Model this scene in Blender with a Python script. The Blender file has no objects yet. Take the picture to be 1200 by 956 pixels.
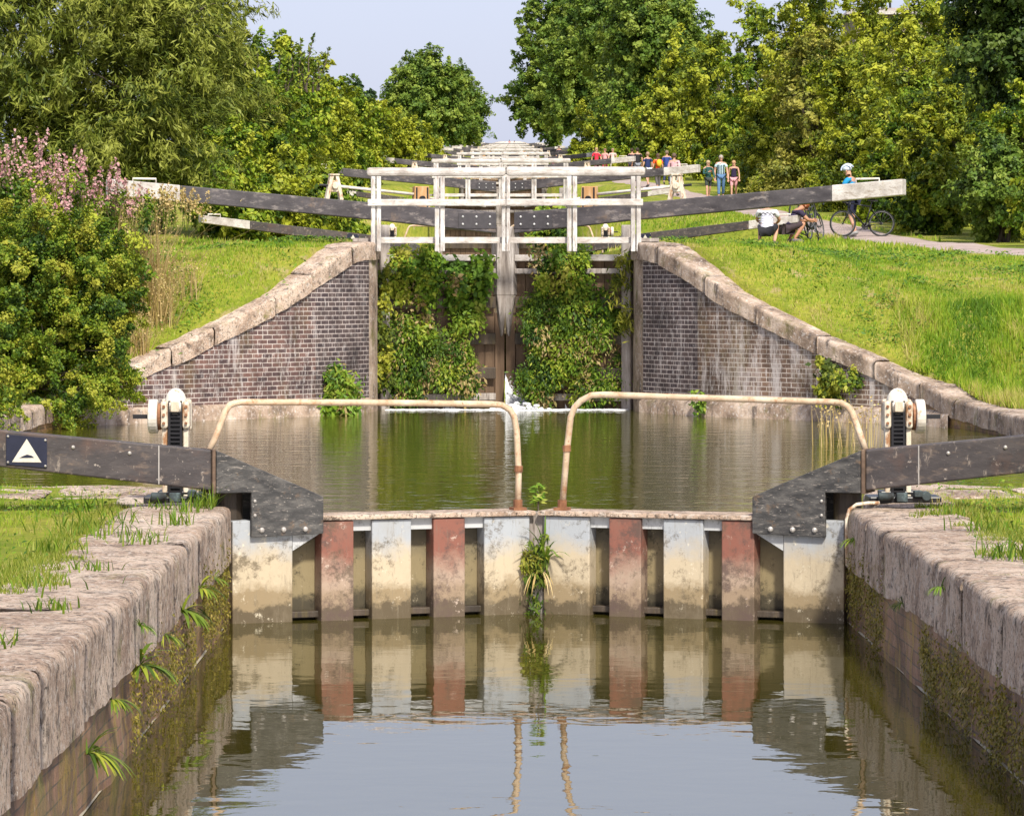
import bpy, bmesh, math, random
import numpy as np
from mathutils import Vector, Matrix, noise

random.seed(7)
rng = np.random.default_rng(11)
R = math.radians
sc = bpy.context.scene
COL = sc.collection
PI = math.pi

# ------------------------------------------------------------------ helpers
def sstep(a, b, x):
    t = np.clip((np.asarray(x, float) - a) / (b - a), 0, 1)
    return t * t * (3 - 2 * t)

def np_mesh(name, V, F, mat, parent=None, col=None, uv=None, smooth=False, loc=None):
    """V (n,3); F list of index arrays (m,k) each with constant k; uv per loop."""
    me = bpy.data.meshes.new(name)
    V = np.asarray(V, np.float32)
    if isinstance(F, np.ndarray):
        F = [F]
    F = [np.asarray(f, np.int32) for f in F if len(f)]
    me.vertices.add(len(V))
    me.vertices.foreach_set('co', V.ravel())
    nl = sum(f.size for f in F)
    npoly = sum(len(f) for f in F)
    me.loops.add(nl)
    me.polygons.add(npoly)
    starts, vi, s = [], [], 0
    for f in F:
        k = f.shape[1]
        starts.append(s + np.arange(len(f)) * k)
        vi.append(f.ravel())
        s += f.size
    me.polygons.foreach_set('loop_start', np.concatenate(starts).astype(np.int32))
    vi = np.concatenate(vi).astype(np.int32)
    me.loops.foreach_set('vertex_index', vi)
    if smooth:
        me.polygons.foreach_set('use_smooth', np.ones(npoly, bool))
    me.update(calc_edges=True)
    if uv is not None:
        ul = me.uv_layers.new(name='UVMap')
        ul.data.foreach_set('uv', np.asarray(uv, np.float32).ravel())
    if col is not None:
        a = me.color_attributes.new('Col', 'FLOAT_COLOR', 'POINT')
        c = np.ones((len(V), 4), np.float32)
        c[:, :3] = col
        a.data.foreach_set('color', c.ravel())
    if mat is not None:
        me.materials.append(mat)
    o = bpy.data.objects.new(name, me)
    COL.objects.link(o)
    if parent is not None:
        o.parent = parent
    if loc is not None:
        o.location = loc
    return o

def tag(o, label=None, cat=None, group=None, kind=None):
    if label: o['label'] = label
    if cat: o['category'] = cat
    if group: o['group'] = group
    if kind: o['kind'] = kind
    return o

def thing(name, label, cat, loc=(0, 0, 0), rz=0.0, group=None):
    o = bpy.data.objects.new(name, None)
    COL.objects.link(o)
    o.location = loc
    o.rotation_euler = (0, 0, rz)
    o.empty_display_size = 0.2
    return tag(o, label, cat, group)

KIDS = {}
def kids(o):
    return [c for c in COL.objects if c.parent is o]

def dup(root, loc, label, rz=None, group=None, scale=None):
    r = root.copy(); COL.objects.link(r); r.location = loc
    if rz is not None: r.rotation_euler = (0, 0, rz)
    if scale is not None: r.scale = scale
    r['label'] = label
    if group: r['group'] = group
    for ch in list(root.children):
        c = ch.copy(); COL.objects.link(c); c.parent = r
        for g in list(ch.children):
            d = g.copy(); COL.objects.link(d); d.parent = c
    return r

class MB:
    """collects shapes, builds ONE mesh object"""
    def __init__(s):
        s.V = []; s.F = []; s.n = 0
    def add(s, V, F):
        V = np.asarray(V, float)
        s.V.append(V)
        for f in F: s.F.append([i + s.n for i in f])
        s.n += len(V)
        return s
    def box(s, x0, x1, y0, y1, z0, z1, M=None):
        V = np.array([(x, y, z) for x in (x0, x1) for y in (y0, y1) for z in (z0, z1)], float)
        F = [(0, 1, 3, 2), (4, 6, 7, 5), (0, 4, 5, 1), (2, 3, 7, 6), (0, 2, 6, 4), (1, 5, 7, 3)]
        if M is not None: V = np.array([M @ Vector(v) for v in V])
        return s.add(V, F)
    def prism(s, poly, y0, y1):
        """poly [(x,z)], extruded along y"""
        n = len(poly)
        V = [(x, y0, z) for x, z in poly] + [(x, y1, z) for x, z in poly]
        F = [tuple(range(n)), tuple(range(2 * n - 1, n - 1, -1))]
        F += [(i, i + n, (i + 1) % n + n, (i + 1) % n) for i in range(n)]
        return s.add(V, F)
    def hexa(s, P):
        """8 points: bottom ring of 4, top ring of 4"""
        return s.add(P, [(3, 2, 1, 0), (4, 5, 6, 7), (0, 1, 5, 4), (1, 2, 6, 5), (2, 3, 7, 6), (3, 0, 4, 7)])
    def tube(s, pts, r, n=8, cap=True):
        pts = [Vector(p) for p in pts]
        rs = r if hasattr(r, '__len__') else [r] * len(pts)
        V = []; F = []
        up = None
        for i, p in enumerate(pts):
            a = pts[max(i - 1, 0)]; b = pts[min(i + 1, len(pts) - 1)]
            d = (b - a).normalized()
            if up is None:
                up = d.orthogonal().normalized()
            up = (up - d * up.dot(d))
            if up.length < 1e-6: up = d.orthogonal()
            up.normalize()
            w = d.cross(up)
            for k in range(n):
                t = 2 * PI * k / n
                V.append(tuple(p + (up * math.cos(t) + w * math.sin(t)) * rs[i]))
        for i in range(len(pts) - 1):
            for k in range(n):
                F.append((i * n + k, i * n + (k + 1) % n, (i + 1) * n + (k + 1) % n, (i + 1) * n + k))
        if cap:
            F.append(tuple(range(n - 1, -1, -1)))
            F.append(tuple(range((len(pts) - 1) * n, len(pts) * n)))
        return s.add(V, F)
    def cyl(s, p0, p1, r, n=12, r1=None):
        return s.tube([p0, p1], [r, r if r1 is None else r1], n)
    def ball(s, c, r, n=10, m=7, sx=1, sy=1, sz=1):
        V = [(0, 0, -1)]
        for j in range(1, m):
            t = -PI / 2 + PI * j / m
            for k in range(n):
                a = 2 * PI * k / n
                V.append((math.cos(t) * math.cos(a), math.cos(t) * math.sin(a), math.sin(t)))
        V.append((0, 0, 1))
        F = [(0, 1 + (k + 1) % n, 1 + k) for k in range(n)]
        for j in range(m - 2):
            for k in range(n):
                F.append((1 + j * n + k, 1 + j * n + (k + 1) % n, 1 + (j + 1) * n + (k + 1) % n, 1 + (j + 1) * n + k))
        e = len(V) - 1
        F += [(e, 1 + (m - 2) * n + k, 1 + (m - 2) * n + (k + 1) % n) for k in range(n)]
        V = np.array(V) * np.array([sx, sy, sz]) * r + np.array(c)
        return s.add(V, F)
    def build(s, name, mat, parent=None, xf=None, flip=False, bevel=0.0, smooth=False, loc=None, uvbox=True, rot=None, sub=0):
        V = np.concatenate(s.V) if s.V else np.zeros((0, 3))
        V0 = V.copy()
        if xf is not None: V = xf(V)
        F = [tuple(reversed(f)) if flip else tuple(f) for f in s.F]
        me = bpy.data.meshes.new(name)
        me.from_pydata([tuple(v) for v in V], [], F)
        if smooth:
            me.polygons.foreach_set('use_smooth', np.ones(len(me.polygons), bool))
        if uvbox:
            ul = me.uv_layers.new(name='UVMap')
            for p in me.polygons:
                n = p.normal
                ax = max(range(3), key=lambda i: abs(n[i]))
                for li in p.loop_indices:
                    v = V0[me.loops[li].vertex_index]
                    ul.data[li].uv = (v[1], v[2]) if ax == 0 else ((v[0], v[2]) if ax == 1 else (v[0], v[1]))
        me.materials.append(mat)
        o = bpy.data.objects.new(name, me)
        COL.objects.link(o)
        if parent is not None: o.parent = parent
        if loc is not None: o.location = loc
        if rot is not None: o.rotation_euler = rot
        if bevel > 0:
            b = o.modifiers.new('bevel', 'BEVEL')
            b.width = bevel; b.segments = 2; b.limit_method = 'ANGLE'; b.angle_limit = R(35)
        return o

# ------------------------------------------------------------------ materials
def _new(name):
    m = bpy.data.materials.new(name)
    m.use_nodes = True
    nt = m.node_tree
    bs = nt.nodes['Principled BSDF']
    return m, nt, bs

def N(nt, typ, **kw):
    n = nt.nodes.new(typ)
    for k, v in kw.items():
        if k in n.inputs.keys() if isinstance(k, str) else False:
            n.inputs[k].default_value = v
        else:
            setattr(n, k, v)
    return n

def ramp(nt, stops, fac):
    r = nt.nodes.new('ShaderNodeValToRGB')
    e = r.color_ramp.elements
    while len(e) < len(stops): e.new(0.5)
    for i, (p, c) in enumerate(stops):
        e[i].position = p
        e[i].color = (c, c, c, 1) if not hasattr(c, '__len__') else (*c, 1)
    nt.links.new(fac, r.inputs['Fac'])
    return r.outputs['Color']

def noise_tex(nt, co, scale, detail=4, rough=0.6, stretch=None, dist=0.0):
    if stretch is not None:
        mp = nt.nodes.new('ShaderNodeMapping')
        mp.inputs['Scale'].default_value = stretch
        nt.links.new(co, mp.inputs['Vector']); co = mp.outputs['Vector']
    n = nt.nodes.new('ShaderNodeTexNoise')
    n.inputs['Scale'].default_value = scale
    n.inputs['Detail'].default_value = detail
    n.inputs['Roughness'].default_value = rough
    n.inputs['Distortion'].default_value = dist
    nt.links.new(co, n.inputs['Vector'])
    return n.outputs['Fac']

def mix(nt, fac, a, b, mode='MIX'):
    m = nt.nodes.new('ShaderNodeMix')
    m.data_type = 'RGBA'; m.blend_type = mode
    for sock, v in ((m.inputs[0], fac), (m.inputs[6], a), (m.inputs[7], b)):
        if hasattr(v, 'is_linked') or hasattr(v, 'links'):
            nt.links.new(v, sock)
        elif hasattr(v, '__len__'):
            sock.default_value = (*v, 1)
        else:
            sock.default_value = v
    return m.outputs[2]

def bump(nt, bs, h, strength, dist, prev=None):
    b = nt.nodes.new('ShaderNodeBump')
    b.inputs['Strength'].default_value = strength
    b.inputs['Distance'].default_value = dist
    nt.links.new(h, b.inputs['Height'])
    if prev is not None: nt.links.new(prev, b.inputs['Normal'])
    nt.links.new(b.outputs['Normal'], bs.inputs['Normal'])
    return b.outputs['Normal']

def coords(nt, which='Object'):
    return nt.nodes.new('ShaderNodeTexCoord').outputs[which]

def mat_layers(name, base, layers=(), rough=0.8, bumps=(), spec=0.3, metallic=0.0, co='Object'):
    """base: (scale, stretch, stops). layers: (scale, stretch, lo, hi, colour). bumps: (scale, stretch, strength, dist)"""
    m, nt, bs = _new(name)
    c0 = coords(nt, co)
    sc_, st, stops = base
    c = ramp(nt, stops, noise_tex(nt, c0, sc_, 6, 0.65, st))
    for i, (ls, lst, lo, hi, lc) in enumerate(layers):
        off = nt.nodes.new('ShaderNodeVectorMath'); off.operation = 'ADD'
        off.inputs[1].default_value = (3.7 * (i + 1), 1.3 * i, 5.1 * i)
        nt.links.new(c0, off.inputs[0])
        f = ramp(nt, [(lo, 0), (hi, 1)], noise_tex(nt, off.outputs[0], ls, 7, 0.7, lst))
        c = mix(nt, f, c, lc)
    nt.links.new(c, bs.inputs['Base Color'])
    bs.inputs['Roughness'].default_value = rough
    bs.inputs['Specular IOR Level'].default_value = spec
    bs.inputs['Metallic'].default_value = metallic
    prev = None
    for (s_, st_, k, d) in bumps:
        prev = bump(nt, bs, noise_tex(nt, c0, s_, 6, 0.7, st_), k, d, prev)
    return m

def plain(name, c, rough=0.6, spec=0.4, metallic=0.0):
    m, nt, bs = _new(name)
    c0 = coords(nt)
    f = noise_tex(nt, c0, 14, 3)
    cc = ramp(nt, [(0.3, tuple(x * 0.82 for x in c)), (0.7, tuple(min(1, x * 1.12) for x in c))], f)
    nt.links.new(cc, bs.inputs['Base Color'])
    bs.inputs['Roughness'].default_value = rough
    bs.inputs['Specular IOR Level'].default_value = spec
    bs.inputs['Metallic'].default_value = metallic
    return m

M = {}
# weathered coping stone
M['stone'] = mat_layers('weathered_stone', (1.8, None, [(0.3, (.20, .125, .085)), (.44, (.47, .335, .245)), (.56, (.61, .465, .355)), (.72, (.72, .59, .475))]),
    [(5, (1, 1, 1), .54, .66, (.19, .14, .105)), (17, None, .53, .63, (.62, .53, .45)), (2.3, None, .58, .70, (.20, .175, .05)),
     (9, None, .55, .64, (.13, .095, .07)), (30, None, .55, .64, (.10, .073, .055)), (42, None, .57, .65, (.06, .045, .036)), (60, None, .58, .66, (.70, .63, .55))],
    rough=.9, bumps=[(8, None, .45, .04), (30, None, .9, .03), (75, None, .9, .012)])
M['stone_dark'] = mat_layers('stained_stone', (2.0, None, [(0.3, (.10, .07, .05)), (.48, (.31, .225, .165)), (.68, (.55, .44, .35))]),
    [(6, (1, 1, .3), .53, .66, (.09, .07, .06)), (20, None, .55, .65, (.52, .46, .42)), (2.3, None, .56, .70, (.15, .13, .045)), (44, None, .60, .68, (.07, .055, .05))],
    rough=.9, bumps=[(5, None, .6, .05), (26, None, .7, .02)])
# far white timber and grey worn timber
M['white_timber'] = mat_layers('white_painted_timber', (2.5, (1, 1, 1), [(0.3, (.26, .235, .215)), (.5, (.47, .44, .42)), (.7, (.64, .615, .595))]),
    [(7, (2.5, 2.5, .5), .52, .66, (.27, .22, .19)), (24, (3, 3, .5), .56, .66, (.17, .135, .11)), (3, None, .60, .72, (.40, .36, .30))], rough=.7,
    bumps=[(14, (3, 3, .6), .4, .01)])
M['white_rail'] = mat_layers('white_painted_rail', (2.5, None, [(0.3, (.28, .245, .22)), (.5, (.48, .44, .41)), (.7, (.64, .61, .585))]),
    [(7, (.5, 2.5, 2.5), .52, .66, (.28, .23, .19)), (24, (.5, 3, 3), .57, .67, (.16, .13, .10)), (3, None, .60, .72, (.42, .37, .30))], rough=.7,
    bumps=[(14, (.6, 3, 3), .4, .01)])
M['grey_timber'] = mat_layers('worn_grey_timber', (3, (3, 3, .5), [(0.25, (.13, .105, .09)), (.5, (.30, .26, .235)), (.75, (.52, .48, .45))]),
    [(7, (3, 3, .4), .55, .7, (.09, .07, .055))], rough=.85, bumps=[(12, (3, 3, .4), .6, .02)])
M['dark_timber'] = mat_layers('wet_dark_timber', (2.2, (3, 3, .4), [(0.3, (.022, .016, .011)), (.55, (.060, .043, .030)), (.8, (.12, .085, .06))]),
    [(3, (2, 2, .4), .52, .7, (.10, .075, .02))], rough=.55, spec=.4, bumps=[(12, (3, 3, .4), .5, .02)])
M['brown_timber'] = mat_layers('brown_timber', (2.2, (4, 4, .4), [(0.3, (.07, .042, .025)), (.55, (.13, .082, .05)), (.8, (.20, .13, .085))]),
    [], rough=.6, bumps=[(12, (3, 3, .4), .5, .02)])
M['orange_timber'] = mat_layers('orange_brown_timber', (3, (3, 3, .6), [(0.3, (.26, .13, .05)), (.55, (.45, .25, .11)), (.8, (.58, .42, .27))]),
    [], rough=.7, bumps=[(12, (3, 3, .4), .4, .01)])
M['black_beam'] = mat_layers('black_tarred_beam', (2.5, (.5, 2, 2), [(0.3, (.026, .021, .022)), (.5, (.052, .044, .044)), (.75, (.10, .082, .076))]),
    [(8, (.3, 2, 2), .55, .70, (.15, .11, .085)), (14, (1.2, 1.2, .5), .60, .68, (.22, .18, .15)), (26, (.6, 1, 1), .62, .68, (.34, .29, .25)), (1.7, None, .52, .75, (.11, .062, .045))],
    rough=.62, spec=.4, bumps=[(16, (.4, 2, 2), .35, .012)])
M['black_far'] = mat_layers('black_painted_beam', (2.5, (.5, 2, 2), [(0.3, (.032, .027, .031)), (.5, (.060, .053, .058)), (.75, (.115, .10, .105))]),
    [(5, (.3, 2, 2), .54, .68, (.22, .19, .18)), (14, (.4, 2, 2), .58, .68, (.05, .043, .045)), (2, None, .58, .72, (.17, .12, .09))], rough=.6, spec=.4, bumps=[(16, (.4, 2, 2), .35, .012)])
M['scuffed_black'] = mat_layers('scuffed_black_steel', (7, (1, 1, 2.5), [(0.35, (.020, .019, .019)), (.5, (.045, .042, .040)), (.62, (.09, .083, .076))]),
    [(18, (.5, 1, 2.6), .58, .66, (.22, .19, .165)), (40, (.7, 1, 2), .62, .68, (.36, .32, .28)), (9, None, .58, .70, (.13, .08, .045))], rough=.55, spec=.45,
    bumps=[(20, (.8, 1, 2), .5, .01)])
M['rust'] = mat_layers('rusty_iron', (9, None, [(0.3, (.10, .04, .02)), (.55, (.24, .11, .055)), (.8, (.40, .24, .15))]),
    [], rough=.85, bumps=[(30, None, .5, .006)])
M['cream_pipe'] = mat_layers('chipped_cream_pipe', (6, None, [(0.3, (.34, .23, .14)), (.5, (.50, .37, .25)), (.75, (.64, .53, .40))]),
    [(13, None, .54, .66, (.40, .20, .10)), (40, None, .58, .68, (.26, .12, .06))], rough=.55, bumps=[(30, None, .4, .004)])
M['cream_iron'] = mat_layers('rust_streaked_cream_iron', (7, (1, 1, .6), [(0.3, (.42, .34, .24)), (.55, (.64, .56, .44)), (.8, (.76, .71, .62))]),
    [(9, (1.5, 1.5, .6), .50, .62, (.30, .15, .07)), (28, None, .62, .70, (.12, .07, .045))], rough=.6, bumps=[(28, None, .4, .006)])
M['white_iron'] = mat_layers('white_painted_iron', (7, None, [(0.3, (.46, .40, .32)), (.6, (.70, .65, .57))]),
    [(12, None, .58, .68, (.36, .25, .17))], rough=.5, bumps=[(28, None, .3, .004)])
M['rust_dark'] = mat_layers('dark_rusty_steel', (9, None, [(0.3, (.05, .035, .028)), (.55, (.13, .085, .058)), (.8, (.28, .20, .14))]), [], rough=.8)
M['black_iron'] = plain('black_greased_iron', (.014, .013, .015), .4, .5)
M['teal_iron'] = mat_layers('teal_weathered_iron', (9, None, [(.35, (.02, .02, .02)), (.58, (.06, .08, .085)), (.75, (.22, .30, .30))]), [], rough=.7)
M['sign_navy'] = plain('navy_sign_plate', (.014, .016, .035), .45)
M['sign_white'] = plain('white_sign_paint', (.58, .53, .45), .5)
M['bolt'] = plain('grey_bolt', (.40, .37, .34), .5, .5, .3)
M['dark_steel'] = plain('dark_gate_plate', (.055, .05, .055), .5)
M['steel_dot'] = plain('silver_bolt', (.55, .54, .53), .4, .5, .4)

def gate_paint(name, top, mid, low, p0=.345, rustc=None, tp=(.68, .86)):
    """painted strips with water-line bands: paint above, silt-stained middle, damp foot (real stains, in height)"""
    m, nt, bs = _new(name)
    co = coords(nt)
    sep = nt.nodes.new('ShaderNodeSeparateXYZ'); nt.links.new(co, sep.inputs[0])
    nz = noise_tex(nt, co, 3.4, 8, .75)
    add = nt.nodes.new('ShaderNodeMath'); add.operation = 'MULTIPLY_ADD'
    nt.links.new(nz, add.inputs[0]); add.inputs[1].default_value = .42
    nt.links.new(sep.outputs['Z'], add.inputs[2])
    rp = nt.nodes.new('ShaderNodeMapRange')
    rp.inputs['From Min'].default_value = -.85; rp.inputs['From Max'].default_value = -.05
    nt.links.new(add.outputs[0], rp.inputs['Value'])
    rp.inputs['From Max'].default_value = .10
    dark = tuple(x * .38 for x in low)
    c = ramp(nt, [(p0, dark), (p0 + .04, low), (p0 + .11, low), (p0 + .19, mid), (tp[0], mid), (tp[1], top), (1, top)], rp.outputs['Result'])
    c = mix(nt, ramp(nt, [(.5, 0), (.72, .35)], noise_tex(nt, co, 3.2, 6, .7, (1, 1, .5))), c, tuple(x * .6 for x in mid))
    if rustc:
        c = mix(nt, ramp(nt, [(.49, 0), (.60, .85)], noise_tex(nt, co, 5, 9, .8)), c, rustc)
    f2 = ramp(nt, [(.53, 0), (.61, .75)], noise_tex(nt, co, 4.2, 9, .84))
    c = mix(nt, f2, c, tuple(x * .33 for x in low))
    f3 = ramp(nt, [(.56, 0), (.66, .6)], noise_tex(nt, co, 16, 7, .8, (2.5, 2.5, .3)))
    c = mix(nt, f3, c, tuple(x * .45 for x in mid))
    c = mix(nt, ramp(nt, [(.60, 0), (.66, .7)], noise_tex(nt, co, 11, 8, .8)), c, tuple(min(.62, x * 1.25 + .12) for x in mid))
    nt.links.new(c, bs.inputs['Base Color'])
    bs.inputs['Roughness'].default_value = .7
    bs.inputs['Specular IOR Level'].default_value = .3
    bump(nt, bs, noise_tex(nt, co, 24, 6, .7), .35, .006)
    return m
M['gate_white'] = gate_paint('pale_gate_paint', (.31, .325, .345), (.42, .345, .24), (.235, .175, .10))
M['gate_red'] = gate_paint('red_brown_gate_paint', (.20, .078, .055), (.32, .235, .175), (.25, .18, .12), rustc=(.085, .055, .046), tp=(.56, .74))
M['gate_grey'] = gate_paint('grey_gate_paint', (.42, .42, .42), (.42, .42, .42), (.36, .34, .30))
M['gate_back'] = gate_paint('brown_gate_boards', (.10, .085, .06), (.21, .165, .09), (.055, .045, .028), p0=.30)

def brick_mat(name, c1, c2, mortar, white=.5, moss=0.0, spot=.55):
    m, nt, bs = _new(name)
    uv = coords(nt, 'UV')
    ob = coords(nt, 'Object')
    b = nt.nodes.new('ShaderNodeTexBrick')
    nt.links.new(uv, b.inputs['Vector'])
    b.inputs['Color1'].default_value = (*c1, 1); b.inputs['Color2'].default_value = (*c2, 1)
    b.inputs['Mortar'].default_value = (*mortar, 1)
    b.inputs['Scale'].default_value = 1
    b.inputs['Brick Width'].default_value = .225; b.inputs['Row Height'].default_value = .075
    b.inputs['Mortar Size'].default_value = .008; b.inputs['Mortar Smooth'].default_value = .25
    b.inputs['Bias'].default_value = 0
    c = b.outputs['Color']
    c = mix(nt, ramp(nt, [(.42, 0), (.62, .75)], noise_tex(nt, ob, 1.1, 7, .75)), c, tuple(x * .35 for x in c1))
    c = mix(nt, ramp(nt, [(spot, 0), (spot + .12, white)], noise_tex(nt, ob, 2.6, 8, .78, (1.6, 1.6, .28))), c, (.50, .45, .43))
    c = mix(nt, ramp(nt, [(.56, 0), (.64, white)], noise_tex(nt, ob, 16, 7, .8, (1.3, 1.3, .3))), c, (.58, .54, .52))
    if moss:
        c = mix(nt, ramp(nt, [(.5, 0), (.66, moss)], noise_tex(nt, ob, 2.0, 7, .75, (1, 1, .4))), c, (.12, .10, .02))
    nt.links.new(c, bs.inputs['Base Color'])
    bs.inputs['Roughness'].default_value = .85
    bs.inputs['Specular IOR Level'].default_value = .25
    inv = nt.nodes.new('ShaderNodeMath'); inv.operation = 'SUBTRACT'; inv.inputs[0].default_value = 1
    nt.links.new(b.outputs['Fac'], inv.inputs[1])
    p = bump(nt, bs, inv.outputs[0], .6, .012)
    bump(nt, bs, noise_tex(nt, ob, 22, 6, .75), .6, .012, p)
    return m
M['brick_blue'] = brick_mat('dark_blue_brick', (.055, .040, .044), (.105, .074, .068), (.48, .41, .38), .6, spot=.56)
M['brick_brown'] = brick_mat('weathered_brown_brick', (.105, .066, .05), (.20, .125, .088), (.50, .43, .37), .68, .35, spot=.48)
M['brick_red'] = brick_mat('purple_red_brick', (.070, .046, .048), (.17, .092, .076), (.48, .41, .37), .7, .25, spot=.53)

# lower chamber walls: dark wet masonry with moss bands
def wet_wall(name):
    m, nt, bs = _new(name)
    uv = coords(nt, 'UV'); ob = coords(nt)
    b = nt.nodes.new('ShaderNodeTexBrick')
    nt.links.new(uv, b.inputs['Vector'])
    b.inputs['Color1'].default_value = (.21, .11, .065, 1); b.inputs['Color2'].default_value = (.32, .18, .105, 1)
    b.inputs['Mortar'].default_value = (.10, .08, .06, 1); b.inputs['Scale'].default_value = 1
    b.inputs['Brick Width'].default_value = .23; b.inputs['Row Height'].default_value = .08
    b.inputs['Mortar Size'].default_value = .006; b.inputs['Mortar Smooth'].default_value = .6
    c = b.outputs['Color']
    c = mix(nt, ramp(nt, [(.42, 0), (.64, .8)], noise_tex(nt, ob, 2.4, 7, .72, (1, 1, .45))), c, (.06, .042, .028))
    c = mix(nt, ramp(nt, [(.50, 0), (.62, .85)], noise_tex(nt, ob, 4.5, 8, .78, (1, 1, .35))), c, (.30, .195, .03))
    c = mix(nt, ramp(nt, [(.54, 0), (.66, .8)], noise_tex(nt, ob, 1.7, 8, .75, (1.3, 1, .6))), c, (.12, .125, .018))
    c = mix(nt, ramp(nt, [(.58, 0), (.66, .7)], noise_tex(nt, ob, 9, 8, .8, (1, 1, .3))), c, (.42, .32, .23))
    nt.links.new(c, bs.inputs['Base Color'])
    bs.inputs['Roughness'].default_value = .6
    bs.inputs['Specular IOR Level'].default_value = .35
    p = bump(nt, bs, noise_tex(nt, ob, 4, 7, .75), .7, .06)
    bump(nt, bs, noise_tex(nt, ob, 24, 6, .75, (1, 1, .5)), .7, .02, p)
    return m
M['wet_wall'] = wet_wall('mossy_chamber_masonry')

# leaves: per-leaf colour, thin translucent blade
def leaf_mat(name, trans=.28):
    m, nt, bs = _new(name)
    a = nt.nodes.new('ShaderNodeAttribute'); a.attribute_name = 'Col'
    nt.links.new(a.outputs['Color'], bs.inputs['Base Color'])
    bs.inputs['Roughness'].default_value = .55
    bs.inputs['Specular IOR Level'].default_value = .25
    t = nt.nodes.new('ShaderNodeBsdfTranslucent')
    nt.links.new(a.outputs['Color'], t.inputs['Color'])
    mx = nt.nodes.new('ShaderNodeMixShader'); mx.inputs[0].default_value = trans
    nt.links.new(bs.outputs[0], mx.inputs[1]); nt.links.new(t.outputs[0], mx.inputs[2])
    nt.links.new(mx.outputs[0], nt.nodes['Material Output'].inputs['Surface'])
    return m
M['leaf'] = leaf_mat('leaf', .22)
M['grass'] = leaf_mat('grass_blade', .4)
M['bark'] = mat_layers('bark', (6, (3, 3, .6), [(.3, (.045, .035, .025)), (.7, (.13, .10, .075))]), [], rough=.9, bumps=[(14, (3, 3, .5), .6, .03)])

def ground_mat():
    m, nt, bs = _new('meadow_ground')
    ob = coords(nt)
    c = ramp(nt, [(.3, (.10, .15, .014)), (.46, (.20, .24, .022)), (.57, (.30, .29, .04)), (.68, (.42, .32, .14))], noise_tex(nt, ob, .55, 7, .7))
    c = mix(nt, ramp(nt, [(.45, 0), (.7, .7)], noise_tex(nt, ob, 9, 6, .7)), c, (.065, .10, .012))
    c = mix(nt, ramp(nt, [(.58, 0), (.66, .75)], noise_tex(nt, ob, 1.4, 6, .7)), c, (.36, .26, .15))
    c = mix(nt, ramp(nt, [(.54, 0), (.62, .6)], noise_tex(nt, ob, 26, 6, .75)), c, (.30, .25, .08))
    c = mix(nt, ramp(nt, [(.56, 0), (.66, .7)], noise_tex(nt, ob, 40, 5, .75)), c, (.05, .085, .012))
    nt.links.new(c, bs.inputs['Base Color'])
    bs.inputs['Roughness'].default_value = .95
    bs.inputs['Specular IOR Level'].default_value = .1
    bump(nt, bs, noise_tex(nt, ob, 18, 6, .75), .8, .05)
    return m
M['ground'] = ground_mat()
M['path'] = mat_layers('gravel_path', (1.2, None, [(.3, (.26, .195, .165)), (.55, (.36, .28, .245)), (.8, (.44, .36, .32))]),
    [(40, None, .55, .68, (.24, .19, .16)), (2.2, None, .60, .75, (.16, .17, .05))], rough=.95, bumps=[(50, None, .5, .01)])

def water_mat(name, deep, ripple, sx, sy, scale=1.0):
    m, nt, bs = _new(name)
    ob = coords(nt)
    bs.inputs['Base Color'].default_value = (*deep, 1)
    bs.inputs['Roughness'].default_value = .015
    bs.inputs['IOR'].default_value = 2.6
    bs.inputs['Specular IOR Level'].default_value = 1.0
    h1 = noise_tex(nt, ob, scale, 3, .5, (sx, sy, 1), .3)
    h2 = noise_tex(nt, ob, scale * 4.3, 3, .5, (sx, sy * .8, 1), .2)
    p = bump(nt, bs, h1, ripple, .05)
    bump(nt, bs, h2, ripple * .7, .012, p)
    return m
M['chamber_water'] = water_mat('still_chamber_water', (.040, .034, .006), .09, .8, 1.0, 1.6)
M['pound_water'] = water_mat('rippled_pound_water', (.066, .064, .009), .20, .7, .9, 3.0)
M['foam'] = mat_layers('white_water', (20, (2, 2, .3), [(.35, (.45, .45, .46)), (.6, (.82, .82, .84))]), [], rough=.25, spec=.5)

M['highlight'] = plain('painted_waterline_highlight', (.30, .26, .19), .7)
# ------------------------------------------------------------------ layout of the flight (metres; y runs up the hill)
WATER0, WATER1 = -.68, -.44
YB = lambda k: 61.0 + 60.0 * k
ZC = lambda k: 2.42 if k == 0 else (4.72 if k == 1 else 7.2 + 2.5 * (k - 2))
NL = 12
def axis(y):
    return np.interp(y, [90, 121, 181, 781, 1500], [0, .22, .62, 5.6, 11])

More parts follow.
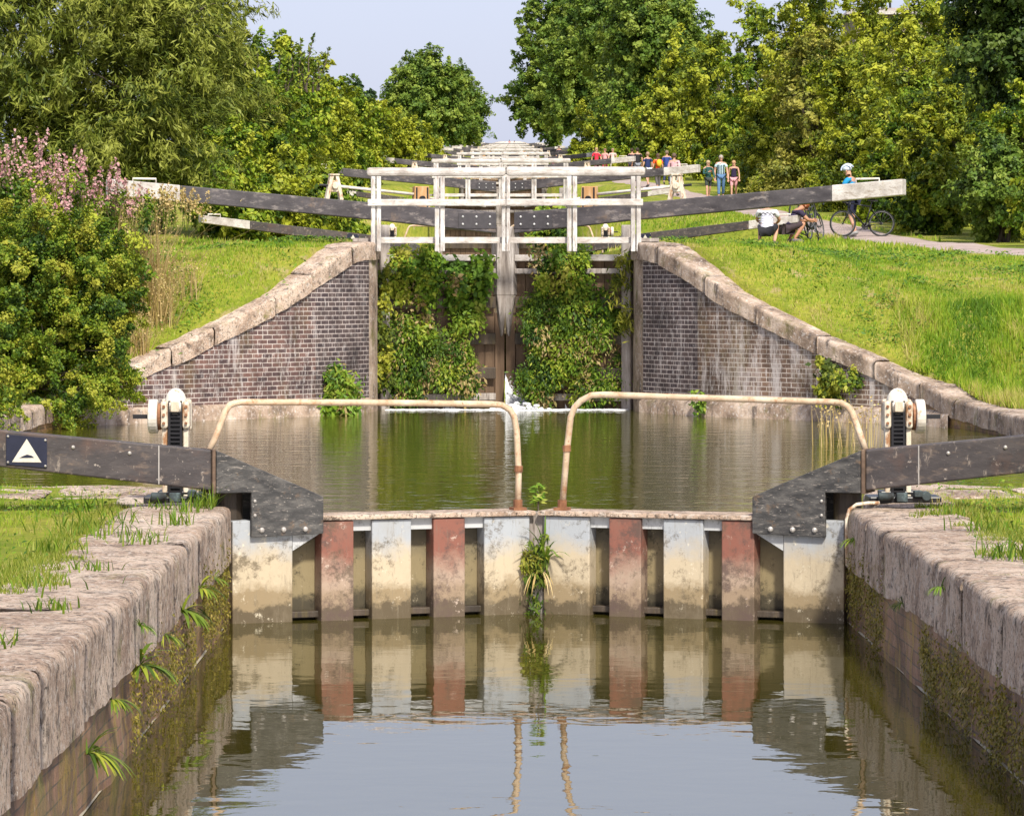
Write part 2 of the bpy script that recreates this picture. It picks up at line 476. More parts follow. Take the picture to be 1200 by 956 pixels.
_ty = [-20, 27.5, 32, 45, 50, 52.4, 54.2, 55.35, 56.6, 57.4, 58.1, 59, 63.5, 92]
_tz = [.12, .12, -.10, -.10, -.10, -.05, .20, .66, 1.18, 1.56, 1.93, 2.33, 2.46, 2.5]
_py = [-20, 20, 35, 48, 55, 60, 64, 68, 85, 92, 121, 151, 181]
_pz = [.12, .14, .25, .6, 1.15, 1.85, 2.15, 2.24, 2.7, 2.93, 4.1, 5.38, 6.9]
_wy = [-20, 26.4, 27.5, 29, 31, 33, 50, 54.2, 55.2, 56.6, 57.6, 58.6, 60, 88, 90, 93, 104, 110]
_ww = [2.2, 2.2, 2.6, 4.2, 6.2, 7.2, 7.0, 6.3, 5.3, 4.1, 3.3, 2.75, 2.2, 2.2, 2.8, 3.6, 3.6, 3.6]
for k in range(1, NL + 1):
    y0 = YB(k)
    _ty += [y0 - 17, y0 - 6.5, y0 - 1, y0 + 32]
    _tz += [ZC(k - 1) - .1, ZC(k - 1) + .4, ZC(k) - .05, ZC(k) + .05]
    _wy += [y0 - 10, y0 - 6, y0 - 3, y0 - 1, y0 + 27, y0 + 29, y0 + 32, y0 + 43]
    _ww += [3.6, 3.4, 2.8, 2.2, 2.2, 2.8, 3.6, 3.6]
for y in (241, 301, 361, 421, 481, 541, 601, 661, 721, 781, 815):
    _py.append(y); _pz.append(6.9 + (y - 181) * 2.5 / 60)
_py += [900, 1200, 4000]; _pz += [34.2, 33, 20]
_ty += [830, 900, 1200, 4000]; _tz += [34.0, 34.2, 33, 20]
_wy += [860, 4000]; _ww += [2.5, 2.5]
def T(y): return np.interp(y, _ty, _tz)
def P_(y): return np.interp(y, _py, _pz)
def W(y): return np.interp(y, _wy, _ww)
def WT(y):
    y = np.asarray(y, float)
    return W(y) + np.interp(y, [26, 33, 50, 54, 59, 62, 88], [.62, .5, .5, .55, .6, .5, .3])
def rumple(x, y):
    x, y = np.broadcast_arrays(np.asarray(x, float), np.asarray(y, float))
    f = np.array([noise.noise((a * .35, b * .35, 0)) * .06 + noise.noise((a * 1.3, b * 1.1, 4)) * .025 for a, b in zip(x.ravel(), y.ravel())])
    return f.reshape(x.shape) if x.shape else float(f[0])
def G(x, y):
    d = np.abs(np.asarray(x, float) - axis(y)) - WT(y)
    s = sstep(.6, 4.6, d)
    s2 = sstep(1.0, 5.5, d)
    s3 = sstep(.3, 2.4, d)
    s = np.where(np.asarray(y) > 75, s2, s)
    s = np.where(np.asarray(y) > 105, s3, s)
    # a little unevenness
    return T(y) * (1 - s) + P_(y) * s + rumple(x, y) * np.clip(d, 0, 1)

# ------------------------------------------------------------------ terrain sheet, canal cut into it
ys = np.concatenate([np.arange(-6, 24, 1.0), np.arange(24, 66, .35), np.arange(66, 130, 1.0), np.arange(130, 330, 2.5), np.arange(330, 900, 6),
                     np.array([920, 1000, 1200, 1600, 2400, 4000])])
offs = np.array([0, .25, .5, .8, 1.2, 1.6, 2.1, 2.7, 3.4, 4.2, 5, 6, 7.5, 9.5, 12, 16, 24, 45, 110, 300, 900])
rows = []
for y in ys:
    w = float(WT(y)); ax = float(axis(y))
    deep = float(T(y)) - 3.2 if y > 86 else -1.9
    if 61.4 < y <= 86: deep = -.6
    xl = ax - w - offs[::-1]; xr = ax + w + offs
    zl = G(xl, y); zr = G(xr, y)
    far = sstep(40, 300, offs)
    zl = zl - far[::-1] * 6
    zr = zr - far * 3
    row = [(x, y, z) for x, z in zip(xl, zl)]
    row += [(ax - w + .03, y, deep), (ax, y, deep), (ax + w - .03, y, deep)]
    row += [(x, y, z) for x, z in zip(xr, zr)]
    rows.append(row)
V = np.array(rows); nr, nc = V.shape[:2]
I = np.arange(nr * nc).reshape(nr, nc)
F = np.stack([I[:-1, :-1], I[:-1, 1:], I[1:, 1:], I[1:, :-1]], -1).reshape(-1, 4)
tag(np_mesh('ground', V.reshape(-1, 3), F, M['ground'], smooth=False), kind='structure')

# ------------------------------------------------------------------ towpath (gravel ribbon, on the right)
def path_x(y): return np.interp(y, [-5, 40, 60, 68, 92, 125, 151, 200, 300, 800], [12.5, 12, 10.9, 10.4, 9.8, 9.5, 9.0, 7.0, 6.6, 10.8])
py = np.concatenate([np.arange(-5, 200, 1.5), np.arange(200, 840, 5)])
rows = []
for y in py:
    hw = .92 + .14 * noise.noise((y * .3, 0, 0))
    c = float(path_x(y))
    rows.append([(c + t * hw + .1 * noise.noise((t, y * .4, 1)), y, float(G(c + t * hw, y)) + .05 + (.02 if abs(t) < 1 else -.06)) for t in (-1, -.5, 0, .5, 1)])
V = np.array(rows); nr, nc = V.shape[:2]; I = np.arange(nr * nc).reshape(nr, nc)
F = np.stack([I[:-1, :-1], I[:-1, 1:], I[1:, 1:], I[1:, :-1]], -1).reshape(-1, 4)
tag(np_mesh('towpath', V.reshape(-1, 3), F, M['path'], smooth=True), kind='structure')

# ------------------------------------------------------------------ water
def water_sheet(name, poly, z, mat):
    V = np.array([(x, y, z) for x, y in poly])
    return tag(np_mesh(name, V, np.array([list(range(len(poly)))]), mat), kind='structure')
GA = R(20); GC, GS = math.cos(GA), math.sin(GA)
Y0 = 25.0
water_sheet('chamber_water', [(-2.5, -4), (2.5, -4), (2.5, Y0 + .02), (2.2, Y0 + .02), (0, Y0 + .02 + 2.2 * math.tan(GA)), (-2.2, Y0 + .02), (-2.5, Y0 + .02)], WATER0, M['chamber_water'])
pw = [(-2.4, Y0 + .1), (0, Y0 + .1 + 2.2 * math.tan(GA)), (2.4, Y0 + .1)]
right = [(float(W(y)) + .3, y) for y in (27.5, 29, 31, 33, 50, 54.2, 55.2, 56.6, 57.6, 58.6, 60, 62.6)]
pw += right + [(-x, y) for x, y in reversed(right)]
water_sheet('pound_water', pw, WATER1, M['pound_water'])
for k in range(1, 4):
    yk = YB(k)
    water_sheet('upper_pound_water', [(-8, YB(k - 1) + 25.9), (8, YB(k - 1) + 25.9), (8, yk + .8), (-8, yk + .8)], ZC(k - 1) - .55, M['pound_water'])

# ------------------------------------------------------------------ masonry
def offset_path(pts, d):
    """offset a plan path by d along its left normal"""
    P = [Vector((p[0], p[1])) for p in pts]
    out = []
    for i in range(len(P)):
        a = P[max(i - 1, 0)]; b = P[min(i + 1, len(P) - 1)]
        t = (b - a).normalized()
        n = Vector((-t.y, t.x))
        # mitre
        if 0 < i < len(P) - 1:
            t1 = (P[i] - P[i - 1]).normalized()
            c = max(.5, t1.dot(t))
        else: c = 1
        out.append(P[i] + n * d / c)
    return out

def resample(pts, step):
    P = [Vector(p) for p in pts]
    out = [P[0]]; 
    for a, b in zip(P[:-1], P[1:]):
        L = (b - a).length; n = max(1, int(round(L / step)))
        for i in range(1, n + 1): out.append(a.lerp(b, i / n))
    return out

def smooth_path(pts, step=.25, it=2):
    P = resample(pts, step)
    for _ in range(it):
        P = [P[0]] + [(P[i - 1] + P[i] * 2 + P[i + 1]) / 4 for i in range(1, len(P) - 1)] + [P[-1]]
    return P

def face_strip(name, path, zbot, mat, parent, d=0.0, drop=0.0, z0=None, rows=10, amp=.015, side=1):
    """wall face under the coping; path points (x,y,ztop)"""
    off = offset_path(path, d)
    V = []; UV = []; u = 0
    for i, p in enumerate(path):
        if i: u += (Vector(path[i][:2]) - Vector(path[i - 1][:2])).length
        zt = (p[2] - drop) if z0 is None else z0
        nrm = (offset_path(path, 1)[i] - Vector(p[:2])) if amp and i == -1 else None
        for j in range(rows + 1):
            z = zbot + (zt - zbot) * j / rows
            q = off[i]
            a = amp * noise.noise((u * 1.7, z * 2.2, 5)) + amp * .6 * noise.noise((u * 6, z * 6, 9))
            V.append((q.x, q.y + a, z) if abs(path[min(i + 1, len(path) - 1)][0] - path[max(i - 1, 0)][0]) > .02 else (q.x + a, q.y, z)); UV.append((u, z))
    n = len(path); I = np.arange(n * (rows + 1)).reshape(n, rows + 1)
    F = np.stack([I[:-1, :-1], I[1:, :-1], I[1:, 1:], I[:-1, 1:]], -1).reshape(-1, 4)
    if side < 0: F = F[:, ::-1]
    UV = np.array(UV)
    return np_mesh(name, V, F, mat, parent, uv=UV[F.ravel()], smooth=True)

def coping_block(name, path, s0, s1, width, height, mat, parent, side, seed, rough=.022, over=.04, tilt=0.0):
    """one stone: follows the path between arc lengths s0..s1; inner edge on the path (overhang 'over'), body on the land side"""
    P = [Vector(p) for p in path]
    L = [0]
    for a, b in zip(P[:-1], P[1:]): L.append(L[-1] + (b - a).length)
    def at(s):
        s = min(max(s, 0), L[-1])
        for i in range(len(L) - 1):
            if s <= L[i + 1] + 1e-9:
                t = (s - L[i]) / max(1e-9, L[i + 1] - L[i])
                a = P[max(i - 1, 0)]; b = P[min(i + 2, len(P) - 1)]
                tg = (b - a); tg.z = 0; tg.normalize()
                return P[i].lerp(P[i + 1], t), tg
        return P[-1], (P[-1] - P[-2]).normalized()
    nl = max(4, int((s1 - s0) / .07)); nw = max(5, int(width / .07)); nh = max(4, int(height / .07))
    # cross-section ring: bottom-inner -> up the face -> over the top -> down the back ; rounded
    ring = []
    r = .045
    ring += [(-over, -height + height * j / nh) for j in range(nh)]
    ring += [(-over, -r), (-over + r * .3, -r * .3), (-over + r, 0)]
    ring += [(-over + (width + over) * j / nw, 0) for j in range(1, nw)]
    ring += [(width, -.02), (width, -height)]
    V = []
    for i in range(nl + 1):
        s = s0 + (s1 - s0) * i / nl
        p, tg = at(s)
        nrm = Vector((-tg.y, tg.x, 0)) * side     # land side
        e = min(i, nl - i)
        rd = .014 if e == 0 else 0.0
        for (w, h) in ring:
            q = p + nrm * w + Vector((0, 0, h + w * tilt))
            nv = noise.noise_vector((q.x * 1.3 + seed, q.y * 1.3, q.z * 1.3)) * rough * 1.4 + noise.noise_vector((q.x * 5 + seed, q.y * 5, q.z * 5)) * rough * .7
            nv2 = noise.noise_vector((q.x * 14 + seed, q.y * 14, q.z * 14)) * rough * .35
            q = q + nv + nv2
            if e == 0:
                q += nrm * (.018 if w < 0 else 0) + Vector((0, 0, -rd if h > -.05 else 0))
            V.append(tuple(q))
    m = len(ring); I = np.arange((nl + 1) * m).reshape(nl + 1, m)
    F = np.stack([I[:-1, :-1], I[1:, :-1], I[1:, 1:], I[:-1, 1:]], -1).reshape(-1, 4)
    if side < 0: F = F[:, ::-1]
    caps = [I[0][::-1].reshape(1, -1), I[-1].reshape(1, -1)]
    if side < 0: caps = [c[:, ::-1] for c in caps]
    o = np_mesh(name, V, [F] + caps, mat, parent, smooth=True)
    return o

def path_len(path): return sum((Vector(b) - Vector(a)).length for a, b in zip(path[:-1], path[1:]))

def coping_run(path, width, height, mat, parent, side, block=1.1, gap=.014, seed=0, first=0.0, tilt=0.0, rough=.022):
    L = path_len(path); s = first; i = 0
    rr = random.Random(seed)
    while s < L - .15:
        b = block * rr.uniform(.75, 1.3)
        e = min(L, s + b)
        if L - e < block * .4: e = L
        coping_block('coping_stone', path, s + gap / 2, e - gap / 2, width * rr.uniform(.94, 1.04), height * rr.uniform(.95, 1.05), mat, parent, side, seed + i * 7.3, rough=rough, tilt=tilt)
        s = e; i += 1

# near chamber: walls run from behind the camera to the gate recess, then flare out round the lock head
for s in (-1, 1):
    nm = 'left' if s < 0 else 'right'
    t = thing('chamber_wall', 'wet mossy chamber wall under thick pale coping stones, on the %s' % ('left, fern tufts growing from it' if s < 0 else 'right, a white pipe bent over its end'), 'lock wall', (0, 0, 0), group='lock chamber walls')
    base = [(s * 2.2, 4, .14), (s * 2.2, 24.95, .14)]
    path = resample(base, .3)
    face_strip('masonry', path, -1.6, M['wet_wall'], t, d=.02 * s, drop=.39, rows=16, amp=.03, side=-s)
    coping_run([tuple(p) for p in path], .72, .40, M['stone'], t, -s, block=1.15, gap=.05, seed=31 + s * 9, rough=.013)
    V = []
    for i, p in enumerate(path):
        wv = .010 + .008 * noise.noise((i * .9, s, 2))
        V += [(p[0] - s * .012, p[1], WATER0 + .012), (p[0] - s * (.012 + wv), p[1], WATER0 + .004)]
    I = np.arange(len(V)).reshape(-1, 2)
    np_mesh('waterline_highlight', V, np.stack([I[:-1, 0], I[1:, 0], I[1:, 1], I[:-1, 1]], -1), M['highlight'], t)  # thin pale strip: the bright highlight along the waterline, put in as colour
    # quoin at the hollow the gate turns in
    head = thing('lock_head_wall', 'rounded stone wall flaring out behind the black balance beam on the %s' % nm, 'lock wall', group='lock head walls')
    base = [(s * 2.45, 25.05, .13), (s * 2.45, 26.4, .13)] + [(s * w, y, z) for y, w, z in ((27.5, 2.7, .13), (29, 4.2, .05), (31, 6.2, -.02), (33, 7.2, -.08))]
    path = smooth_path(base, .3, 3)
    face_strip('masonry', path, -1.6, M['wet_wall'], head, d=.02 * s, drop=.33, rows=8, amp=.02, side=-s)
    coping_run([tuple(p) for p in path], .62, .34, M['stone'], head, -s, block=1.2, gap=.02, seed=77 + s * 9)

# wing walls of the next lock: straight brick piece by the gate, then the curved wing with sloping coping, then a low bank edge
def ztop(x):
    return float(np.interp(x, [2.2, 2.5, 3.1, 3.6, 4.3, 4.95, 5.6, 6.3, 6.7, 7.0], [2.44, 2.40, 1.98, 1.60, 1.22, .88, .58, .22, -.02, -.10]))
for s in (-1, 1):
    nm = 'left' if s < 0 else 'right'
    t = thing('wing_wall', ('purple red brick wing wall with sloping stone coping, on the left of the weedy gates' if s < 0 else
                            'brown brick wing wall with white lime stains and sloping coping, on the right of the weedy gates'), 'wing wall', group='wing walls of the second lock')
    plan = [(2.2, 62.4), (2.2, 60.0), (2.62, 59.0), (3.12, 58.1), (3.6, 57.4), (4.3, 56.6), (5.3, 55.35), (6.3, 54.2), (6.85, 52.4), (7.0, 50), (7.1, 40), (7.2, 33)]
    full = smooth_path([(x, y, 0) for x, y in plan], .25, 2)
    path = [(s * p.x, p.y, ztop(p.x) if p.y < 60.6 else 2.44) for p in full]
    iA = next(i for i, p in enumerate(path) if abs(p[0]) > 2.24 and p[1] < 61)
    iB = next(i for i, p in enumerate(path) if abs(p[0]) > 3.12)
    iC = next(i for i, p in enumerate(path) if abs(p[0]) > 6.2)
    sd = s
    face_strip('stone_quoin', path[:iA + 1], -1.5, M['stone_dark'], t, d=0, drop=.25, rows=14, amp=.01, side=sd)
    face_strip('dark_brickwork', path[iA:iB + 1], -1.5, M['brick_blue'], t, d=0, drop=.25, rows=14, amp=.006, side=sd)
    face_strip('brickwork', path[iB:iC + 1], -1.5, M['brick_red'] if s < 0 else M['brick_brown'], t, d=.0, drop=.25, rows=14, amp=.008, side=sd)
    face_strip('bank_masonry', path[iC:], -1.5, M['wet_wall'], t, d=0, drop=.2, rows=5, amp=.02, side=sd)
    # plinth course at the water line
    V = []
    pl = path[iA:iC + 6]
    o1 = offset_path(pl, -.07 * s * 1.0)
    for i, p in enumerate(pl):
        a = .02 * noise.noise((i * .6, s, 0))
        V += [(o1[i].x, o1[i].y + a, -1.2), (o1[i].x, o1[i].y + a, -.26), (p[0], p[1], -.19)]
    I = np.arange(len(V)).reshape(-1, 3)
    F = np.concatenate([np.stack([I[:-1, j], I[1:, j], I[1:, j + 1], I[:-1, j + 1]], -1) for j in range(2)])
    np_mesh('plinth', V, F if s > 0 else F[:, ::-1], M['stone_dark'], t, smooth=False)
    coping_run(path[2:], .58, .29, M['stone'] if s < 0 else M['stone_dark'], t, s, block=1.25, gap=.018, seed=140 + s * 11, rough=.016)

# stone landing slabs beside the near paddle gear
for s in (-1, 1):
    t = thing('paving_slab', 'worn stone slab set in the grass behind the coping, on the %s' % ('left' if s < 0 else 'right'), 'paving', group='paving slabs behind the near gate')
    cx0, cx1 = sorted((s * 2.9, s * 4.4))
    m = MB()
    nx, ny = 14, 10
    for i, (a, b) in enumerate(((cx0, (cx0 + cx1) / 2 - .02), ((cx0 + cx1) / 2 + .02, cx1))):
        P = resample([(a, 26.1 + .15 * i, .13), (b, 26.1 + .15 * i, .13)], .1)
        coping_block('flagstone', [tuple(p) for p in P], 0, b - a, 1.1, .25, M['stone'], t, 1, 9.1 * i + s, rough=.02)
# ------------------------------------------------------------------ lock gates
LEAF = 2.2 / GC
def leaf_xf(s):
    """(u along the leaf from heel, v towards the viewer, z) -> local metres; s=-1 left leaf, +1 right leaf"""
    def f(V):
        u, v, z = V[:, 0], V[:, 1], V[:, 2]
        X = -2.2 + u * GC + v * GS
        Yy = u * GS - v * GC
        return np.stack([X if s < 0 else -X, Yy, z], 1)
    return f

def slab_uz(m, poly, v0, v1): return m.prism(poly, v0, v1)

def hoop(m, u0, u1, z, h, v):
    m.tube([(u0, v, z), (u0, v, z + h), (u1, v, z + h), (u1, v, z)], .018, 6)

def warning_sign(s, gate, u0, u1, ztop_f, v):
    """navy plate with a white triangle"""
    xf = leaf_xf(s); fl = s > 0
    zt0, zt1 = ztop_f(u0), ztop_f(u1)
    h = .205
    m = MB(); m.prism([(u0, zt0 - h), (u1, zt1 - h), (u1, zt1), (u0, zt0)], v, v + .008)
    sg = m.build('warning_sign', M['sign_navy'], gate, xf, fl)
    cx = (u0 + u1) / 2; cz = (zt0 + zt1) / 2 - h / 2
    w = (u1 - u0) * .36
    m = MB(); m.prism([(cx - w, cz - .072), (cx + w, cz - .078), (cx + .0, cz + .085)], v + .008, v + .011)
    m.build('triangle', M['sign_white'], sg, xf, fl)
    m = MB(); m.prism([(cx - w * .5, cz - .045), (cx + w * .5, cz - .045), (cx + w * .36, cz - .032), (cx + w * .02, cz - .022), (cx - w * .3, cz - .034)], v + .011, v + .013)
    m.build('symbol', M['sign_navy'], sg, xf, fl)
    m = MB()
    for uu, zz in ((u0 + .012, zt0 - .014), (u1 - .012, zt1 - .014), (u0 + .012, zt0 - h + .014), (u1 - .012, zt1 - h + .014)):
        m.ball((uu, v + .009, zz), .009, 8, 5)
    m.build('screw', M['bolt'], sg, xf, fl)
    return sg

def make_top_gate(s, name_loc, label, group):
    xf = leaf_xf(s); fl = s > 0
    t = thing('lock_gate', label, 'lock gate', name_loc, group=group)
    B = lambda m, n, mt, par=t, **k: m.build(n, mt, par, xf, fl, **k)
    # back boards of the recesses
    m = MB(); m.box(.02, LEAF - .06, -.06, .0, -1.9, -.12); B(m, 'back_boards', M['gate_back'])
    # upright strips
    ribs = [(0.0, .44, 'gate_white', .16), (.65, .89, 'gate_red', .17), (1.03, 1.325, 'gate_white', .16), (1.49, 1.73, 'gate_red', .17), (1.88, 2.23, 'gate_white', .16)]
    for i, (a, b, mt, v) in enumerate(ribs):
        m = MB(); m.box(a, b, .003, v, -1.9, -.115 if i else -.10)
        o = B(m, 'upright_strip', M[mt], bevel=.008)
        tag(o, 'red-brown painted upright strip, scuffed' if 'red' in mt else 'pale upright strip stained tan near the water')
    # top rail and weathered cap plank
    m = MB(); m.box(.6, 2.23, .0, .13, -.19, -.112); B(m, 'top_rail', M['gate_grey'])
    m = MB()
    P = [(.55, -.10), (2.25, -.10)]
    m.box(.55, 2.27, -.17, .185, -.110, -.075); B(m, 'cap_plank', M['stone'], bevel=.008)
    # sloping gusset beside the heel strip
    m = MB(); m.prism([(.443, -.115), (.647, -.115), (.647, -.20), (.443, -.32)], .02, .15); B(m, 'gusset', M['gate_grey'])
    # low walings just above the water
    m = MB(); m.box(.03, 2.2, .003, .09, -.80, -.755); B(m, 'waling', M['dark_timber'], bevel=.006)
    # mitre post
    m = MB(); m.box(2.236, LEAF - .012, -.14, .12, -1.9, -.085); B(m, 'mitre_post', M['grey_timber'], bevel=.012)
    # heel post
    m = MB(); m.cyl((.02, -.02, -1.9), (.02, -.02, .18), .10, 14); B(m, 'heel_post', M['dark_timber'])
    # cranked steel shoe that clasps the beam
    sh = [(.655, -.20), (.655, .06), (.50, .130), (.13, .288), (-.13, .40), (-.13, .10), (.125, .10), (.125, -.215)]
    m = MB(); m.prism(sh, .165, .205); m.prism(sh, -.12, -.085)
    m.prism([(.655, .058), (.50, .128), (.13, .286), (-.13, .398), (-.13, .372), (.12, .262), (.49, .105), (.655, .03)], -.085, .165)
    shoe = B(m, 'beam_shoe', M['scuffed_black'], bevel=.006)
    m = MB()
    for uu in (.20, .36, .52): m.ball((uu, .207, -.165), .02, 8, 5)
    for zz in (-.06, .04): m.ball((.15, .207, zz), .012, 8, 5)
    B(m, 'bolt', M['bolt'], shoe)
    m = MB(); m.box(-.160, -.136, -.10, .211, .096, .407); B(m, 'rusty_edge', M['rust_dark'], shoe, bevel=.004)
    # long beam, sloping up and outwards
    zt = lambda u: .40 + (-.13 - u) * .107
    zb = lambda u: .115 + (-.13 - u) * .128
    def beam_seg(u0, u1, v0, v1):
        mm = MB(); mm.hexa([(u0, v0, zb(u0)), (u1, v0, zb(u1)), (u1, v1, zb(u1)), (u0, v1, zb(u0)),
                            (u0, v0, zt(u0)), (u1, v0, zt(u1)), (u1, v1, zt(u1)), (u0, v1, zt(u0))]); return mm
    B(beam_seg(-4.05, -.16, -.07, .19), 'balance_beam', M['black_beam'], bevel=.012)
    m = MB()
    for uu in (-.75, -1.15): m.ball((uu, .191, (zb(uu) + zt(uu)) / 2 + .06), .014, 8, 5)
    m.box(-.545, -.537, .19, .192, zb(-.54) + .004, zt(-.54) - .004)
    B(m, 'bolt', M['bolt'])
    we = B(beam_seg(-5.25, -4.053, -.075, .195), 'white_beam_end', M['white_rail'], bevel=.012)
    m = MB(); hoop(m, -5.05, -4.75, zt(-4.9) - .01, .07, .06); B(m, 'hand_hoop', M['white_iron'], we, smooth=True)
    warning_sign(s, t, -1.62, -1.335, lambda u: zt(u) - .026, .191)
    # bent pipe handrail
    if s < 0:
        pts = [(-.15, .05, .38), (-.10, .05, .47), (-.02, .05, .67), (.01, .05, .71), (.05, .05, .725), (.10, .05, .73), (1.1, .05, .715), (1.98, .05, .695), (2.06, .05, .685), (2.12, .05, .65), (2.15, .05, .60), (2.17, .05, .5), (2.185, .05, .2), (2.18, .05, -.07)]
    else:
        pts = [(-.13, .05, .38), (-.09, .05, .50), (-.03, .05, .66), (.0, .05, .70), (.05, .05, .725), (.12, .05, .73), (1.1, .05, .75), (1.80, .05, .765), (1.90, .05, .76), (1.98, .05, .72), (2.03, .05, .67), (2.06, .05, .6), (2.09, .05, .35), (2.125, .05, -.07)]
    m = MB(); m.tube(pts, .0235, 10); hr = B(m, 'handrail', M['cream_pipe'], smooth=True)
    e = pts[-1]
    m = MB(); m.box(e[0] - .05, e[0] + .05, .0, .1, -.076, -.055); m.cyl((e[0], .05, -.06), (e[0] + .0, .05, -.0), .034, 10)
    B(m, 'flange', M['rust'], hr)
    m = MB(); m.cyl((pts[-2][0] - .001, .05, pts[-2][2] - .0), (pts[-2][0] + .001, .05, pts[-2][2] + .045), .031, 10)
    B(m, 'clamp_band', M['rust'], hr)
    return t

TOPG = {}
ORD = ['', 'second', 'third', 'fourth', 'fifth', 'sixth', 'seventh', 'eighth', 'ninth', 'tenth', 'eleventh', 'twelfth', 'thirteenth', 'fourteenth']
for s in (-1, 1):
    side = 'left' if s < 0 else 'right'
    TOPG[s] = make_top_gate(s, (0, Y0, .14), 'pale and red striped near gate leaf, %s' % ('left half, rusty pipe rail dipping to its middle' if s < 0 else 'right half, its pipe rail highest near the middle'), 'lock gate leaves across the near chamber')

# ------------------------------------------------------------------ bottom gates (tall timber leaves) -- local z=0 is the coping
def make_bottom_gate(s, loc, label, group):
    xf = leaf_xf(s); fl = s > 0
    t = thing('lock_gate', label, 'lock gate', loc, group=group)
    B = lambda m, n, mt, par=t, **k: m.build(n, mt, par, xf, fl, **k)
    bot = -3.4
    m = MB()
    nb = 11
    for i in range(nb):
        a = .16 + (2.0 / nb) * i
        m.box(a, a + 2.0 / nb - .008, -.10, -.03 + .006 * (i % 3), bot, -.2)
    B(m, 'boarding', M['brown_timber'])
    m = MB(); m.box(.0, .17, -.16, .14, bot, .32); B(m, 'heel_post', M['grey_timber'], bevel=.02)
    # mitre post, worn pale and tapering away above the water
    m = MB()
    m.hexa([(2.15, -.14, bot), (LEAF - .03, -.14, bot), (LEAF - .03, .02, bot), (2.15, .02, bot), (2.15, -.14, -1.2), (LEAF - .02, -.14, -1.2), (LEAF - .02, .02, -1.2), (2.15, .02, -1.2)])
    B(m, 'lower_mitre_post', M['brown_timber'])
    m = MB()
    m.hexa([(2.24, .022, -1.62), (LEAF - .05, .022, -1.56), (LEAF - .07, .10, -1.56), (2.25, .10, -1.62), (2.13, .022, -.9), (LEAF - .02, .022, -.9), (LEAF - .02, .17, -.9), (2.13, .17, -.9)])
    m.hexa([(2.13, -.14, -.898), (LEAF - .02, -.14, -.898), (LEAF - .02, .17, -.898), (2.13, .17, -.898), (2.13, -.14, .30), (LEAF - .02, -.14, .30), (LEAF - .02, .17, .30), (2.13, .17, .30)])
    B(m, 'mitre_post', M['grey_timber'], bevel=.02)
    for z0, z1, mt in ((-.30, -.19, 'white_rail'), (-.52, -.43, 'grey_timber'), (-1.12, -.92, 'dark_timber'), (-1.75, -1.55, 'dark_timber'), (-2.35, -2.15, 'dark_timber'), (-2.72, -2.6, 'grey_timber')):
        m = MB(); m.box(.172, 2.128, -.02, .12, z0, z1); B(m, 'rail', M[mt], bevel=.012)
    # balance beam: runs across the leaf to the mitre and out over the bank
    zt = lambda u: .69 - u * .0645 if u > 0 else .69 - u * .077
    zb = lambda u: .40 - u * .10 if u > 0 else .40 - u * .083
    def beam(m, us, v0, v1, dz=0):
        V = []
        for u in us: V += [(u, v0, zb(u) - dz), (u, v1, zb(u) - dz), (u, v1, zt(u) + dz), (u, v0, zt(u) + dz)]
        F = []
        for i in range(len(us) - 1):
            for k in range(4): F.append((i * 4 + k, i * 4 + (k + 1) % 4, (i + 1) * 4 + (k + 1) % 4, (i + 1) * 4 + k))
        F.append((3, 2, 1, 0)); n = len(us) * 4; F.append((n - 4, n - 3, n - 2, n - 1))
        return m.add(V, F)
    B(beam(MB(), [-3.56, 0, 2.13], -.14, .14), 'balance_beam', M['black_far'], bevel=.015)
    B(beam(MB(), [-4.78, -3.563], -.145, .145, .004), 'white_beam_end', M['white_rail'], bevel=.015)
    m = MB(); hoop(m, -4.35, -3.95, zt(-4.1), .07, 0); B(m, 'hand_hoop', M['white_iron'], smooth=True)
    m = MB(); m.box(1.42, 2.12, .142, .152, .27, .53); pl = B(m, 'plate', M['dark_steel'])
    m = MB()
    for uu in (1.5, 1.75, 2.0):
        for zz in (.34, .47): m.ball((uu, .155, zz), .022, 8, 5)
    B(m, 'bolt', M['steel_dot'], pl)
    # paddle gear on the gate: cream box with a dark spindle hole, and a rod to the mitre
    m = MB(); m.hexa([(.70, -.30, .45), (1.02, -.30, .45), (1.02, -.16, .45), (.70, -.16, .45), (.73, -.30, 1.0), (.99, -.30, 1.0), (.99, -.16, 1.0), (.73, -.16, 1.0)])
    bx = B(m, 'paddle_box', M['orange_timber'], bevel=.01)
    m = MB(); m.cyl((.86, -.18, .78), (.86, -.12, .78), .055, 12); m.box(.745, .775, -.165, -.155, .5, .98); m.box(.945, .975, -.165, -.155, .5, .98); B(m, 'spindle', M['black_iron'], bx)
    # splayed stand on the beam over the bank, joined to the box by a white rod
    u0 = -.80; z0 = zt(u0) - .01
    m = MB()
    for sg in (-1, 1):
        m.hexa([(u0 + sg * .13 - .035, -.05, z0), (u0 + sg * .13 + .035, -.05, z0), (u0 + sg * .13 + .035, .06, z0), (u0 + sg * .13 - .035, .06, z0),
                (u0 + sg * .045 - .032, -.05, z0 + .42), (u0 + sg * .045 + .032, -.05, z0 + .42), (u0 + sg * .045 + .032, .06, z0 + .42), (u0 + sg * .045 - .032, .06, z0 + .42)])
    m.box(u0 - .06, u0 + .06, -.045, .055, z0 + .14, z0 + .34)
    st = B(m, 'stand', M['cream_iron'], bevel=.01)
    m = MB(); m.box(u0 - .085, u0 + .085, -.07, .08, z0 + .422, z0 + .45); m.cyl((u0, .06, z0 + .25), (u0, .10, z0 + .25), .06, 12); B(m, 'cap', M['cream_iron'], st, bevel=.01)
    m = MB(); m.cyl((u0 + .1, 0, .98), (.74, -.22, .86), .026, 8); m.cyl((1.02, -.22, .80), (2.05, -.2, .66), .018, 8); B(m, 'rod', M['white_iron'], smooth=True)
